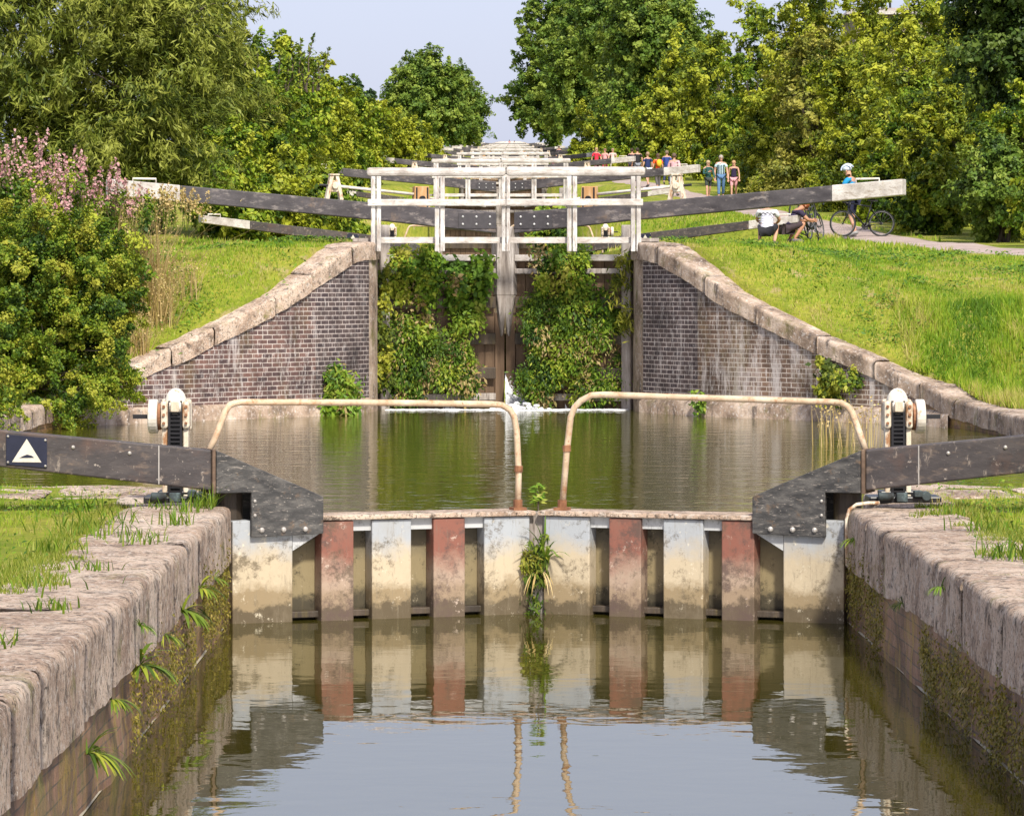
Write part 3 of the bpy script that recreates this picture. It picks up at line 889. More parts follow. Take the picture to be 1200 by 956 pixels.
    m = MB(); m.cyl((u0 - .08, 0, .99), (u0 - .26, .02, 1.0), .02, 8); B(m, 'spindle', M['black_iron'], st)
    return t

BOTG = {}
for s in (-1, 1):
    BOTG[s] = make_bottom_gate(s, (0, YB(0) + .15, ZC(0)), 'tall weed-covered timber gate leaf behind the white footbridge, %s half' % ('left' if s < 0 else 'right'), 'tall bottom gate leaves')

# ------------------------------------------------------------------ white footbridge across the bottom gates
def make_bridge(loc, label):
    t = thing('footbridge', label, 'footbridge', loc, group='white railed footbridges up the flight')
    W_, RL = M['white_timber'], M['white_rail']
    for i, x in enumerate((-2.2, -1.12, 0, 1.12, 2.2)):
        m = MB()
        w = .085 if i != 2 else .07
        m.box(x - w, x - .008, -.07, .06, -.15, 1.125); m.box(x + .008, x + w, -.07, .06, -.15, 1.125)
        m.build('rail_post', W_, t, bevel=.012)
    m = MB(); m.box(-2.36, -.003, -.09, .075, 1.128, 1.27); m.build('top_rail', RL, t, bevel=.05)
    m = MB(); m.box(.003, 2.36, -.09, .075, 1.132, 1.285); m.build('top_rail', RL, t, bevel=.05)
    m = MB(); m.box(-2.34, -.003, -.125, -.073, .62, .735); m.build('middle_rail', RL, t, bevel=.015)
    m = MB(); m.box(.003, 2.32, -.125, -.073, .625, .74); m.build('middle_rail', RL, t, bevel=.015)
    m = MB(); m.box(-2.3, 2.3, .062, .13, -.01, .095); m.build('deck_edge', RL, t, bevel=.01)
    m = MB()
    for i in range(2): m.box(-2.6, 2.6, .134 + i * .16, .134 + i * .16 + .15, .02, .08)
    m.build('deck', M['grey_timber'], t)
    return t
BR0 = make_bridge((0, YB(0) - 1.0, ZC(0)), 'nearest white timber footbridge rail with five posts above the weedy gates')

# ------------------------------------------------------------------ ground paddle gear of the near gate
def make_paddle_gear(loc, s, label, group):
    t = thing('paddle_gear', label, 'paddle gear', loc, group=group)
    # base casting and bits
    m = MB(); m.box(-.22, .30, -.16, .16, -.04, .015); m.box(-.13, .13, -.05, .14, .015, .05); m.build('base_plate', M['black_iron'], t, bevel=.01)
    m = MB(); m.box(.10, .16, -.20, -.10, .015, .06); m.box(-.03, .05, -.22, -.165, -.02, .045); m.cyl((.19, -.18, .02), (.19, -.10, .02), .035, 10); m.cyl((-.16, -.2, .02), (-.05, -.2, .02), .03, 10)
    m.build('coupling', M['teal_iron'], t, bevel=.006)
    m = MB(); m.box(-.095, -.058, -.05, .05, .0, .70); m.build('side_cheek', M['cream_iron'], t, bevel=.008)
    m = MB(); m.box(.058, .095, -.05, .05, .0, .70); m.build('side_cheek', M['cream_iron'], t, bevel=.008)
    # toothed rack
    m = MB(); m.box(-.05, -.034, -.06, .02, -.02, .70); m.box(.034, .05, -.06, .02, -.02, .70); m.box(-.034, .034, -.03, .015, -.02, .70)
    for i in range(-3, 21): m.hexa([(-.034, -.06, .07 + i * .03), (.034, -.06, .07 + i * .03), (.034, -.03, .068 + i * .03), (-.034, -.03, .068 + i * .03),
                                (-.034, -.06, .082 + i * .03), (.034, -.06, .082 + i * .03), (.034, -.03, .088 + i * .03), (-.034, -.03, .088 + i * .03)])
    m.build('rack', M['black_iron'], t)
    # gear casing with domed cap
    m = MB(); m.box(-.105, -.052, -.085, .09, .50, .70); m.box(.052, .105, -.085, .09, .50, .70); m.box(-.11, .11, .03, .10, .48, .71)
    cs = m.build('gear_casing', M['cream_iron'], t, bevel=.02)
    m = MB()
    for x in (-.08, .08):
        for z in (.54, .60, .66): m.cyl((x, -.086, z), (x, -.098, z), .011, 8)
    m.build('bolt', M['rust'], cs)
    m = MB(); m.ball((0, 0, .69), .078, 18, 10, 1, .85, 1.3); m.cyl((0, 0, .62), (0, 0, .69), .074, 18); m.build('domed_cap', M['white_iron'], t, smooth=True)
    m = MB(); m.box(-.03, .03, -.10, -.084, .62, .70); m.build('pawl', M['cream_iron'], t, bevel=.008)
    # pinion drum on the land side with its square spindle
    m = MB(); m.cyl((s * .128, 0, .585), (s * .195, 0, .585), .125, 28); dr = m.build('gear_drum', M['white_iron'], t, bevel=.012)
    m = MB(); m.cyl((s * .107, 0, .585), (s * .126, 0, .585), .098, 24); m.build('pinion', M['rust'], dr)
    m = MB(); m.box(*(sorted((s * .197, s * .31))), -.016, .016, .57, .60); m.build('spindle', M['black_iron'], dr)
    return t
PG = {}
for s in (-1, 1):
    PG[s] = make_paddle_gear((s * 2.61, Y0 + .62, .16), s, 'white and black rack paddle post standing behind the near %s beam' % ('left' if s < 0 else 'right'), 'rack paddle posts')

# white pipe bent over the end of the right-hand chamber wall
m = MB(); m.tube([(2.155, 24.72, -.26), (2.15, 24.72, -.1), (2.15, 24.72, .06), (2.17, 24.72, .13), (2.22, 24.72, .165), (2.30, 24.72, .175), (2.38, 24.74, .175)], .013, 8)
tag(m.build('bent_pipe', M['cream_iron'], smooth=True), 'thin white pipe bent over the coping end of the right chamber wall', 'pipe')

# ------------------------------------------------------------------ repeats up the flight
def place_lock(k):
    ax = float(axis(YB(k))); z = ZC(k)
    o = ORD[k] if k < 14 else 'last'
    for s in (-1, 1):
        side = 'left' if s < 0 else 'right'
        dup(BOTG[s], (ax, YB(k) + .15, z), 'bottom gate leaf with black and white beam under the %s footbridge uphill, %s half' % (ORD[k] if k else 'nearest', side), group='tall bottom gate leaves')
    dup(BR0, (ax, YB(k) - 1.0, z), '%s white footbridge rail counting uphill from the nearest' % o)
for k in range(1, NL + 1): place_lock(k)
for k in range(0, NL):
    y = YB(k) + 25; ax = float(axis(y)); z = ZC(k)
    for s in (-1, 1):
        dup(TOPG[s], (ax, y, z), 'low gate leaf and beam beyond the %s footbridge uphill, %s half' % (ORD[k] if k else 'nearest', 'left' if s < 0 else 'right'), group='upper gate leaves up the flight')
    if k < 3:
        for s in (-1, 1):
            dup(PG[s], (ax + s * 2.61, y + .62, z), 'rack paddle post behind the low gates past the %s footbridge, %s one' % (ORD[k] if k else 'nearest', 'left' if s < 0 else 'right'), group='rack paddle posts')
# ------------------------------------------------------------------ foliage
def unit(v): return v / np.maximum(1e-9, np.linalg.norm(v, axis=1, keepdims=True))

def leaf_quads(C, Nn, A, L, Wd, col, fold=.0):
    """rhombic leaves: centre C, normal Nn, axis hint A, length L, width Wd"""
    Nn = unit(Nn)
    A = unit(A - Nn * np.sum(A * Nn, 1, keepdims=True))
    Bv = np.cross(Nn, A)
    L = L[:, None]; Wd = Wd[:, None]
    V = np.stack([C - A * L * .5, C + Bv * Wd * .5 - A * L * .06 + Nn * Wd * fold, C + A * L * .5 - Nn * L * .08, C - Bv * Wd * .5 - A * L * .06 + Nn * Wd * fold], 1).reshape(-1, 3)
    F = np.arange(len(C) * 4).reshape(-1, 4)
    return V, F, np.repeat(col, 4, 0)

def palette(pal, t):
    pal = np.array(pal, float)
    t = np.clip(t, 0, .9999) * (len(pal) - 1)
    i = t.astype(int); f = (t - i)[:, None]
    return pal[i] * (1 - f) + pal[i + 1] * f

def crown(lobes, n, clump_r, L, aspect, pal, droop=0.0, shell=.55, clumps=None, seed=0, updir=.35, tilt_rand=.8, var=.25):
    """lobes: [(cx,cy,cz,rx,ry,rz)] in local metres. Leaves grow in clumps through the volume, denser to the outside"""
    r = np.random.default_rng(seed)
    n = int(n * 1.75); L = L * .74; clump_r = clump_r * .88
    lobes = np.array(lobes, float)
    vol = (lobes[:, 3] * lobes[:, 4] + lobes[:, 4] * lobes[:, 5] + lobes[:, 3] * lobes[:, 5])
    nc = clumps or max(16, n // 120)
    li = r.choice(len(lobes), nc, p=vol / vol.sum())
    d = unit(r.normal(size=(nc, 3)))
    rad = shell + (1.04 - shell) * r.random(nc) ** .6
    cc = lobes[li, :3] + d * lobes[li, 3:] * rad[:, None]
    cd = d / lobes[li, 3:]; cd = unit(cd)
    ct = np.clip(r.normal(.5, var, nc), 0, 1)
    crr = clump_r * r.uniform(.6, 1.35, nc)
    k = r.choice(nc, n, p=crr ** 1.6 / (crr ** 1.6).sum())
    sd_ = unit(cd * .9 + r.normal(size=(nc, 3)) * .55 + np.array([0, 0, .25 - droop]))
    q_ = r.uniform(-1, 1.7, n)
    off = r.normal(size=(n, 3)); off = unit(off) * (r.random(n) ** .5 * np.clip(1.0 - .5 * np.abs(q_ - .1), .12, 1))[:, None] * .85
    off += sd_[k] * q_[:, None] * .85
    off[:, 2] -= .12 * np.maximum(0, q_) ** 2
    C = cc[k] + off * crr[k][:, None]
    outward = unit(off * .7 + cd[k] * .9)
    Nn = outward * .55 + np.array([0, 0, updir]) + r.normal(size=(n, 3)) * tilt_rand * .6
    A = outward * .8 + r.normal(size=(n, 3)) * .7 + np.array([0, 0, -droop])
    Ls = L * np.clip(r.lognormal(0, .38, n), .4, 1.9) * (.8 + .4 * r.random(nc))[k]
    t = ct[k] + r.normal(0, .16, n)
    return leaf_quads(C, Nn, A, Ls, Ls * aspect, palette(pal, t + .15 * q_) * np.array([1.14, 1.22, .92]), .1)

def limb(m, a, b, r0, r1, rr, n=7, seg=5, wob=.06):
    a = Vector(a); b = Vector(b); L = (b - a).length
    pts = []; rs = []
    for i in range(seg + 1):
        t = i / seg
        p = a.lerp(b, t) + Vector((rr.uniform(-1, 1), rr.uniform(-1, 1), rr.uniform(-1, 1))) * L * wob * (1 if 0 < i < seg else 0)
        pts.append(p); rs.append(r0 + (r1 - r0) * t)
    m.tube(pts, rs, n)

PAL = {
 'hawthorn': [(.022, .048, .006), (.055, .10, .009), (.115, .175, .014), (.21, .25, .02), (.30, .30, .035)],
 'yellowgreen': [(.035, .06, .008), (.085, .115, .010), (.165, .19, .015), (.27, .275, .022), (.34, .33, .04)],
 'willow': [(.03, .048, .008), (.08, .10, .015), (.15, .165, .028), (.24, .24, .055)],
 'dark': [(.010, .022, .005), (.022, .044, .008), (.042, .072, .012), (.085, .115, .02)],
 'tall': [(.030, .058, .012), (.068, .115, .018), (.12, .17, .028), (.20, .235, .045)],
 'bluegreen': [(.03, .055, .03), (.05, .085, .045), (.08, .12, .06)],
 'bramble': [(.016, .038, .005), (.045, .085, .008), (.095, .14, .012), (.18, .21, .018), (.27, .25, .035)],
 'gateweed': [(.03, .075, .008), (.08, .16, .012), (.16, .25, .016), (.28, .33, .025), (.36, .34, .06)],
 'gatedark': [(.018, .045, .006), (.045, .095, .009), (.09, .16, .012), (.17, .24, .018), (.28, .30, .03)],
 'fresh': [(.05, .11, .010), (.10, .19, .015), (.18, .27, .02), (.28, .30, .05)],
 'dry': [(.30, .20, .07), (.42, .30, .11), (.52, .40, .20), (.34, .30, .07)],
 'pink': [(.36, .15, .17), (.50, .25, .27), (.58, .37, .36), (.46, .34, .24)],
}

def tree(name, label, cat, x, y, lobes, n, clump_r, L, aspect, pal, seed, trunk_r=.22, group=None, droop=0., shell=.5, z=None, var=.25, updir=.35, stems=1, clumps=None, tilt=.8):
    z = float(G(x, y)) if z is None else z
    t = thing(name, label, cat, (x, y, z), group=group)
    rr = random.Random(seed)
    m = MB()
    for q in range(stems):
        top = Vector(lobes[0][:3])
        dx = rr.uniform(-.5, .5) * (stems > 1)
        base = Vector((dx, rr.uniform(-.3, .3) * (stems > 1), -.3))
        fork = base.lerp(top, .45) + Vector((rr.uniform(-.15, .15), rr.uniform(-.15, .15), 0))
        limb(m, base, fork, trunk_r * 1.15, trunk_r * .75, rr, 9, 5, .03)
        limb(m, fork, top + Vector((0, 0, lobes[0][5] * .5)), trunk_r * .72, trunk_r * .12, rr, 7, 5, .05)
        for lb in lobes[:7]:
            c = Vector(lb[:3])
            limb(m, fork + Vector((0, 0, rr.uniform(-.3, .6))), c, trunk_r * .45, trunk_r * .12, rr, 6, 4, .07)
            for _ in range(3):
                d = Vector((rr.uniform(-1, 1) * lb[3], rr.uniform(-1, 1) * lb[4], rr.uniform(-.3, .9) * lb[5]))
                limb(m, c, c + d * .85, trunk_r * .14, trunk_r * .04, rr, 5, 3, .1)
    m.build('trunk', M['bark'], t, smooth=True, uvbox=False)
    V, F, C = crown(lobes, n, clump_r, L, aspect, PAL[pal], droop, shell, seed=seed, var=var, updir=updir, clumps=clumps, tilt_rand=tilt)
    np_mesh('crown', V, F, M['leaf'], t, col=C)
    return t

def auto_lobes(w, h, d, base, seed, k=7):
    """a crown w wide, d deep, from base to h, of overlapping lobes"""
    rr = random.Random(seed)
    hz = h - base
    out = [(0, 0, base + hz * .52, w * .36, d * .36, hz * .46)]
    for i in range(k):
        a = 2 * PI * i / k + rr.uniform(-.4, .4)
        f = rr.uniform(.1, .85)
        prof = math.sin(PI * (.18 + .72 * f)) ** .8
        rx = w * rr.uniform(.18, .28); 
        out.append((math.cos(a) * (w / 2 - rx) * prof, math.sin(a) * (d / 2 - rx * d / w) * prof, base + hz * (.12 + .72 * f), rx, rx * d / w, hz * rr.uniform(.14, .22)))
    out.append((rr.uniform(-.1, .1) * w, 0, h - hz * .16, w * .17, d * .17, hz * .17))
    return out

# --- left: willow filling the corner
tree('willow_tree', 'big narrow-leaved willow filling the top left corner above the pink flowers', 'tree', -9.6, 78,
     [(0, 0, 5.0, 2.9, 3, 3.2), (1.5, -1, 3.4, 1.9, 2, 2.3), (2.5, 0, 5.0, 1.5, 2, 1.6), (-1.6, -1, 4.2, 2.2, 2, 2.6), (.3, -1.5, 1.8, 2.2, 1.5, 1.4), (2.2, -.5, 2.2, 1.5, 1.2, 1.2), (-2.5, -.5, 6.4, 2, 2, 1.8), (.8, 0, 6.9, 1.9, 2, 1.6), (-1.8, -1, 1.6, 2, 1.5, 1.5)],
     80000, .55, .215, .19, 'willow', 3, .28, droop=.55, shell=.35, var=.28, tilt=.9)
tree('willow_tree', 'second pale willow behind, leaning right at the edge of the sky on the left', 'tree', -9.3, 96,
     [(0, 0, 5.0, 2.4, 2.2, 2.8), (1.5, -.5, 3.6, 1.7, 1.6, 1.8), (.9, 0, 6.6, 1.5, 1.5, 1.2), (-1.2, 0, 7.6, 1.7, 1.5, 1.5), (.2, -.5, 2.2, 2.2, 1.5, 1.6)],
     40000, .5, .26, .18, 'willow', 4, .25, droop=.5, shell=.35)
# --- left hedgerow
hedge = [(-7.3, 100, 4.0, 6.3, 'hawthorn', 'dark hawthorn with upright shoots against the sky, right of the willows'),
         (-7.0, 112, 4.0, 5.9, 'hawthorn', 'arching hawthorn in the left hedge, just above the black beam of the second footbridge'),
         (-7.2, 125, 4.2, 6.0, 'yellowgreen', 'yellowing hawthorn in the left hedge, tallest sprays touching the sky'),
         (-7.2, 140, 4.4, 5.7, 'yellowgreen', 'yellow-green rounded bush midway along the left hedge'),
         (-7.0, 158, 4.6, 5.3, 'hawthorn', 'mottled green bush midway along the left hedge, orange-tinted at its top'),
         (-6.9, 178, 4.8, 4.5, 'yellowgreen', 'pale yellow bush of the left hedge beneath the bluish poplars'),
         (-6.6, 205, 5.4, 4.4, 'yellowgreen', 'golden bush at the right end of the left hedge'),
         (-6.2, 240, 5.6, 3.9, 'yellowgreen', 'small golden bush tapering the far end of the left hedge'),
         (-6.9, 91, 2.6, 3.0, 'hawthorn', 'leafy low bush between the two black beams on the left, nearest their white ends'),
         (-5.7, 94, 2.6, 2.7, 'yellowgreen', 'bright low bush between the two left black beams, midway along'),
         (-4.9, 97, 2.2, 2.5, 'hawthorn', 'low bush behind the splayed stand on the left black beam'),
         (-5.6, 285, 6.0, 2.9, 'yellowgreen', 'low farthest bush of the left hedge beside the white rails')]
for i, (x, y, w, h, pal, lab) in enumerate(hedge):
    f = (y / 100)
    tree('hawthorn_bush', lab, 'bush', x + .0, y, auto_lobes(w, h, 6.0, -.2, 20 + i), int(21000 / f ** .5), .36 * f ** .35, .15 * f ** .55, .6, pal, 30 + i, .09, stems=3, shell=.3, group='hawthorns of the left hedge')
# upright shoots against the sky
def shoots(name, label, x, y, z0, k, h, spread, pal, seed, L=.16):
    r = random.Random(seed); t = thing(name, label, 'shrub', (x, y, z0))
    m = MB(); Cs = []; As = []
    for i in range(k):
        b = Vector((r.uniform(-spread, spread), r.uniform(-.8, .8), 0)); hh = h * r.uniform(.6, 1.1)
        tip = b + Vector((r.uniform(-.2, .6) * hh * .5, r.uniform(-.2, .2), hh))
        limb(m, b, tip, .03, .008, r, 5, 4, .04)
        for j in range(int(46 * hh)):
            f = r.random(); p = b.lerp(tip, f)
            a = Vector((r.uniform(-1, 1), r.uniform(-1, 1), r.uniform(-.1, 1)))
            Cs.append(p + a * .14 * (1.3 - f)); As.append(a)
    m.build('stem', M['bark'], t, uvbox=False)
    C = np.array(Cs); A = np.array(As); n = len(C); q = np.random.default_rng(seed)
    V, F, cc = leaf_quads(C, q.normal(size=(n, 3)) + np.array([0, -.3, .6]), A, L * q.uniform(.6, 1.3, n), .45 * L * q.uniform(.7, 1.2, n), palette(PAL[pal], q.normal(.45, .25, n)))
    np_mesh('foliage', V, F, M['leaf'], t, col=cc)
shoots('elder_shoots', 'tall leafy shoots standing above the left hedge against the sky', -6.3, 100, float(G(-6.3, 100)) + 4.6, 13, 1.5, 1.4, 'hawthorn', 5)

# --- far trees on the left
tree('rounded_tree', 'round dense green tree at the far left of the top of the flight', 'tree', -7.5, 430, auto_lobes(11.0, 13.0, 10, .5, 41, 9), 42000, 1.15, .42, .62, 'tall', 51, .35, shell=.4, var=.3)
tree('rounded_tree', 'darker round tree joined to the right side of the round far left tree', 'tree', -3.9, 520, auto_lobes(9.0, 12.6, 10, .5, 42, 8), 34000, 1.15, .42, .6, 'tall', 52, .35, shell=.4)
for i, (px, y, h) in enumerate(((408, 400, 8.6), (420, 402, 9.2), (430, 404, 8.4), (437, 410, 6.6))):
    x = (px - 566) * y / 4150 - .388
    tree('poplar_tree', 'slim bluish poplar on the skyline above the left hedge, %s of four' % ('leftmost', 'second from left', 'third from left', 'shortest and rightmost')[i], 'tree', x, y,
         [(0, 0, h * .55, .75, .8, h * .42), (.2, 0, h * .75, .5, .5, h * .2)], 2600, .5, .5, .55, 'bluegreen', 60 + i, .14, group='poplars on the skyline')
for i, (px, y) in enumerate(((449, 470), (460, 472))):
    x = (px - 566) * y / 4150 - .388
    tree('small_tree', 'tiny dark tree on the skyline between poplars and round tree, %s' % ('left one' if i == 0 else 'right one'), 'tree', x, y,
         [(0, 0, 4.6, 1.1, 1.1, 1.9)], 1800, .6, .5, .6, 'dark', 66 + i, .14, group='tiny skyline trees')

# --- right: tall avenue trees
tall = [(8.9, 470, 13.5, 24, 'tall', 'far tree leaning over the flight from the right, its ragged edge against the sky gap'),
        (11.0, 350, 12.0, 23, 'tall', 'tall full tree behind the pink-topped walkers, right of the sky gap'),
        (11.9, 285, 11.0, 17.5, 'tall', 'tall tree at the top centre right with pale flecked leaves'),
        (11.0, 232, 8.2, 13.6, 'tall', 'tall dark-edged tree left of the small patch of sky on the right')]
for i, (x, y, w, h, pal, lab) in enumerate(tall):
    tree('tall_tree', lab, 'tree', x, y, auto_lobes(w, h, 9, 1.0 if y < 300 else .8, 71 + i, 10), 48000, .95, .30 * (y / 300) ** .5 + .04, .62, pal, 81 + i, .4, shell=.4, var=.3, group='tall trees right of the flight')
tree('small_tree', 'pale small tree at the foot of the tall trees by the far walkers', 'tree', 9.6, 300, auto_lobes(4.5, 6.5, 5, .2, 75, 6), 7000, .6, .34, .6, 'willow', 85, .15, stems=2)
tree('small_tree', 'rounded low shrub behind the row of far walkers', 'shrub', 11.2, 262, auto_lobes(5.0, 5.2, 5, .1, 76, 6), 7000, .6, .32, .6, 'hawthorn', 86, .15, stems=2)
# --- right: yellow-green thicket along the towpath
thick = [(12.5, 196, 6.2, 8.0, 'yellowgreen', 'tall mixed bush below the small patch of sky on the right'),
         (18.2, 165, 5.6, 8.2, 'yellowgreen', 'bush hiding all but the roof edge of the house at the top right'),
         (15.6, 121, 3.6, 8.6, 'hawthorn', 'tall leafy bush between the golden bush and the dark tree on the right'),
         (9.9, 228, 5.0, 6.0, 'hawthorn', 'low dense bush above the walkers in navy and orange'),
         (8.9, 268, 5.5, 6.0, 'yellowgreen', 'small bright bush above the walkers in red'),
         (10.9, 205, 6.5, 8.2, 'yellowgreen', 'bright yellow-green bush above the walker in the pink shirt'),
         (13.4, 176, 5.2, 9.4, 'hawthorn', 'tall green bush behind the three walkers on the towpath'),
         (13.0, 160, 4.2, 5.6, 'yellowgreen', 'low bright bush just right of the pink shirted walker'),
         (13.6, 148, 4.2, 7.4, 'dryish', 'pale olive bush behind the walker in pink shorts'),
         (14.6, 138, 4.6, 9.6, 'yellowgreen', 'tall golden bush on the right below the roof'),
         (13.4, 127, 3.6, 5.6, 'yellowgreen', 'mid-height bush left of the standing cyclist'),
         (14.2, 120, 4.2, 7.6, 'yellowgreen', 'broad yellow bush behind the standing cyclist'),
         (13.0, 111, 3.0, 4.3, 'hawthorn', 'low green bush just behind the cyclist in blue'),
         (14.0, 106, 3.6, 6.6, 'yellowgreen', 'sunlit yellow bush at the edge of the dark tree on the right'),
         (13.6, 152, 4.6, 10.6, 'yellowgreen', 'tall bush on the skyline left of the roof on the right'),
         (15.4, 170, 5.0, 11.0, 'yellowgreen', 'yellow bush on the skyline beside the small patch of sky on the right')]
PAL['dryish'] = [(.05, .06, .01), (.11, .12, .02), (.20, .19, .035), (.29, .25, .06)]
for i, (x, y, w, h, pal, lab) in enumerate(thick):
    f = y / 100
    tree('thicket_bush', lab, 'bush', x, y, auto_lobes(w, h, 4.5, -.1, 101 + i, 8) + [(q * w * .36, -.8, .75, w * .25, 1.2, 1.0) for q in (-1, -.3, .3, 1)], int(26000 / f ** .4), .42 * f ** .4, .155 * f ** .6, .55, pal, 121 + i, .1, stems=3, shell=.3, var=.3, group='bushes along the towpath')
# --- right edge: dark overhanging tree with ivy-like shrubs beneath
tree('dark_tree', 'dark glossy tree overhanging the upper right corner', 'tree', 14.6, 92,
     [(0, 0, 6.2, 2.8, 3, 3.0), (-1.3, -.8, 4.4, 1.6, 1.6, 1.9), (-1.6, 0, 6.4, 1.4, 1.6, 1.6), (.8, -1, 3.6, 1.9, 1.6, 1.8), (-.4, -1.2, 2.6, 1.3, 1.2, 1.2), (1.2, 0, 8, 2, 2, 1.6)],
     60000, .45, .17, .6, 'dark', 91, .3, shell=.35, droop=.3)
for i, (x, y, w, h, pal, lab) in enumerate(((11.9, 96, 2.6, 2.2, 'hawthorn', 'low bramble at the path edge right of the standing cyclist'),
        (12.2, 86, 2.8, 2.6, 'tall', 'green bramble under the dark tree beside the gravel path'),
        (12.7, 79, 2.8, 2.7, 'hawthorn', 'bramble at the right picture edge above the gravel path'),
        (12.8, 101, 3.0, 4.4, 'yellowgreen', 'light green bush between the dark tree and the cyclist'),
        (13.2, 89, 2.8, 4.0, 'hawthorn', 'leafy bush hanging below the dark tree crown'))):
    tree('bramble_bush', lab, 'bush', x, y, auto_lobes(w, h, 3.2, -.2, 131 + i, 7), 15000, .3, .13, .6, pal, 141 + i, .06, stems=3, shell=.25, var=.3, group='brambles under the dark tree')

# --- left bank: bramble mass overhanging the pound
tree('bramble_thicket', 'big tangled bramble bush overhanging the water on the left', 'bush', -7.25, 53.6,
     [(0, 0, 1.0, 1.5, 1.3, 1.15), (.6, -.3, .45, 1.15, 1.0, .95), (-.9, -.3, .6, 1.2, 1.1, 1.3), (.85, .2, 1.25, .8, .9, .9), (-.3, .2, 1.8, 1.2, 1.0, .75), (.2, -.6, -.1, 1.2, .8, .8), (-1.2, -.5, -.1, 1.1, .8, .9), (.95, -.5, .0, .7, .6, .7), (1.05, 0, .75, .65, .7, .8), (-1.2, -.9, -.4, 1.2, .7, .6), (-.2, -.9, -.35, 1.0, .6, .5), (1.0, .1, 1.75, .55, .6, .55), (.4, 0, 2.2, .8, .8, .5)],
     140000, .22, .052, .7, 'bramble', 151, .05, stems=4, shell=.35, z=.25, var=.3, clumps=700)
tree('bramble_thicket', 'low bramble trailing in the water at the left picture edge', 'bush', -7.75, 48.8, [(0, 0, .2, .95, 1.4, .8), (.3, -.8, -.1, .6, .7, .5), (-.3, .8, .6, .9, 1, .8), (.35, .9, -.05, .5, .8, .5)], 20000, .22, .062, .7, 'bramble', 153, .04, stems=3, shell=.3, z=-.1, var=.32)
tree('bramble_thicket', 'darker leafy bank behind the bramble, beneath the pink flowers', 'bush', -7.6, 56.5,
     [(0, 0, 1.7, 1.7, 1.2, .9), (-1.2, 0, 1.9, 1.3, 1.2, .9), (1.0, 0, 1.5, 1.0, 1.0, .8), (0, -.2, .8, 1.9, 1, .9)], 22000, .26, .075, .65, 'hawthorn', 152, .05, stems=3, shell=.3, z=.9, var=.3)

def stem_clump(name, label, cat, pts, h, pal_stem, seed, blade=True, flower=None, kind_parts=True, width=.02, lean=.25, wspread=1.0, group=None, nblade=1, pal_t=(.5, .25), fl_n=26, fl_L=.05, fl_h=.35, fl_r=.05, loc=None):
    """grass-like stems (bent tapering blades) from the given base points; optional flower heads"""
    r = np.random.default_rng(seed)
    pts = np.array(pts, float)
    n = len(pts)
    base0 = np.array(loc) if loc is not None else pts.mean(0) * [1, 1, 0] + [0, 0, pts[:, 2].min()]
    t = thing(name, label, cat, tuple(base0), group=group)
    P = pts - base0
    H = h * r.uniform(.6, 1.15, n)
    az = r.uniform(0, 2 * PI, n); ln = np.abs(r.normal(0, lean, n))
    D = np.stack([np.cos(az) * ln, np.sin(az) * ln, np.ones(n)], 1)
    side = np.stack([np.cos(az + PI / 2 + r.normal(0, .8, n)), np.sin(az + PI / 2), np.zeros(n)], 1)
    side[:, 0] = np.where(np.abs(side[:, 0]) < .4, .7, side[:, 0]); side = unit(side)
    w = width * r.uniform(.6, 1.3, n)
    mid = P + D * H[:, None] * .55
    tip = P + D * H[:, None] + np.stack([np.cos(az), np.sin(az), -.35 * np.ones(n)], 1) * (ln * H * .55)[:, None]
    V = np.stack([P - side * w[:, None] / 2, P + side * w[:, None] / 2, mid + side * w[:, None] * .42, mid - side * w[:, None] * .42, tip], 1).reshape(-1, 3)
    I = np.arange(n)[:, None] * 5
    F4 = I + np.array([[0, 1, 2, 3]]); F3 = I + np.array([[3, 2, 4]])
    c = np.repeat(palette(PAL[pal_stem], r.normal(pal_t[0], pal_t[1], n)), 5, 0)
    np_mesh('blades', V, [F4, F3], M['grass'], t, col=c)
    if flower:
        C = []; 
        k = fl_n
        f = r.random((n, k))
        ax = P[:, None, :] + (D * H[:, None])[:, None, :] * (1 - fl_h + fl_h * f[:, :, None])
        C = ax + r.normal(size=(n, k, 3)) * fl_r * (1.15 - f[:, :, None])
        C = C.reshape(-1, 3); q = len(C)
        Ls = fl_L * r.uniform(.6, 1.4, q)
        V, F, cc = leaf_quads(C, r.normal(size=(q, 3)) + [0, -.4, .3], r.normal(size=(q, 3)), Ls, Ls * .8, palette(PAL[flower], r.normal(.5, .28, q)))
        np_mesh('flower_heads', V, F, M['leaf'], t, col=cc)
    return t

def scatter(x0, x1, y0, y1, n, seed, zf=None):
    r = np.random.default_rng(seed)
    x = r.uniform(x0, x1, n); y = r.uniform(y0, y1, n)
    return np.stack([x, y, (zf or G)(x, y) if zf is None or callable(zf) else np.full(n, zf)], 1)

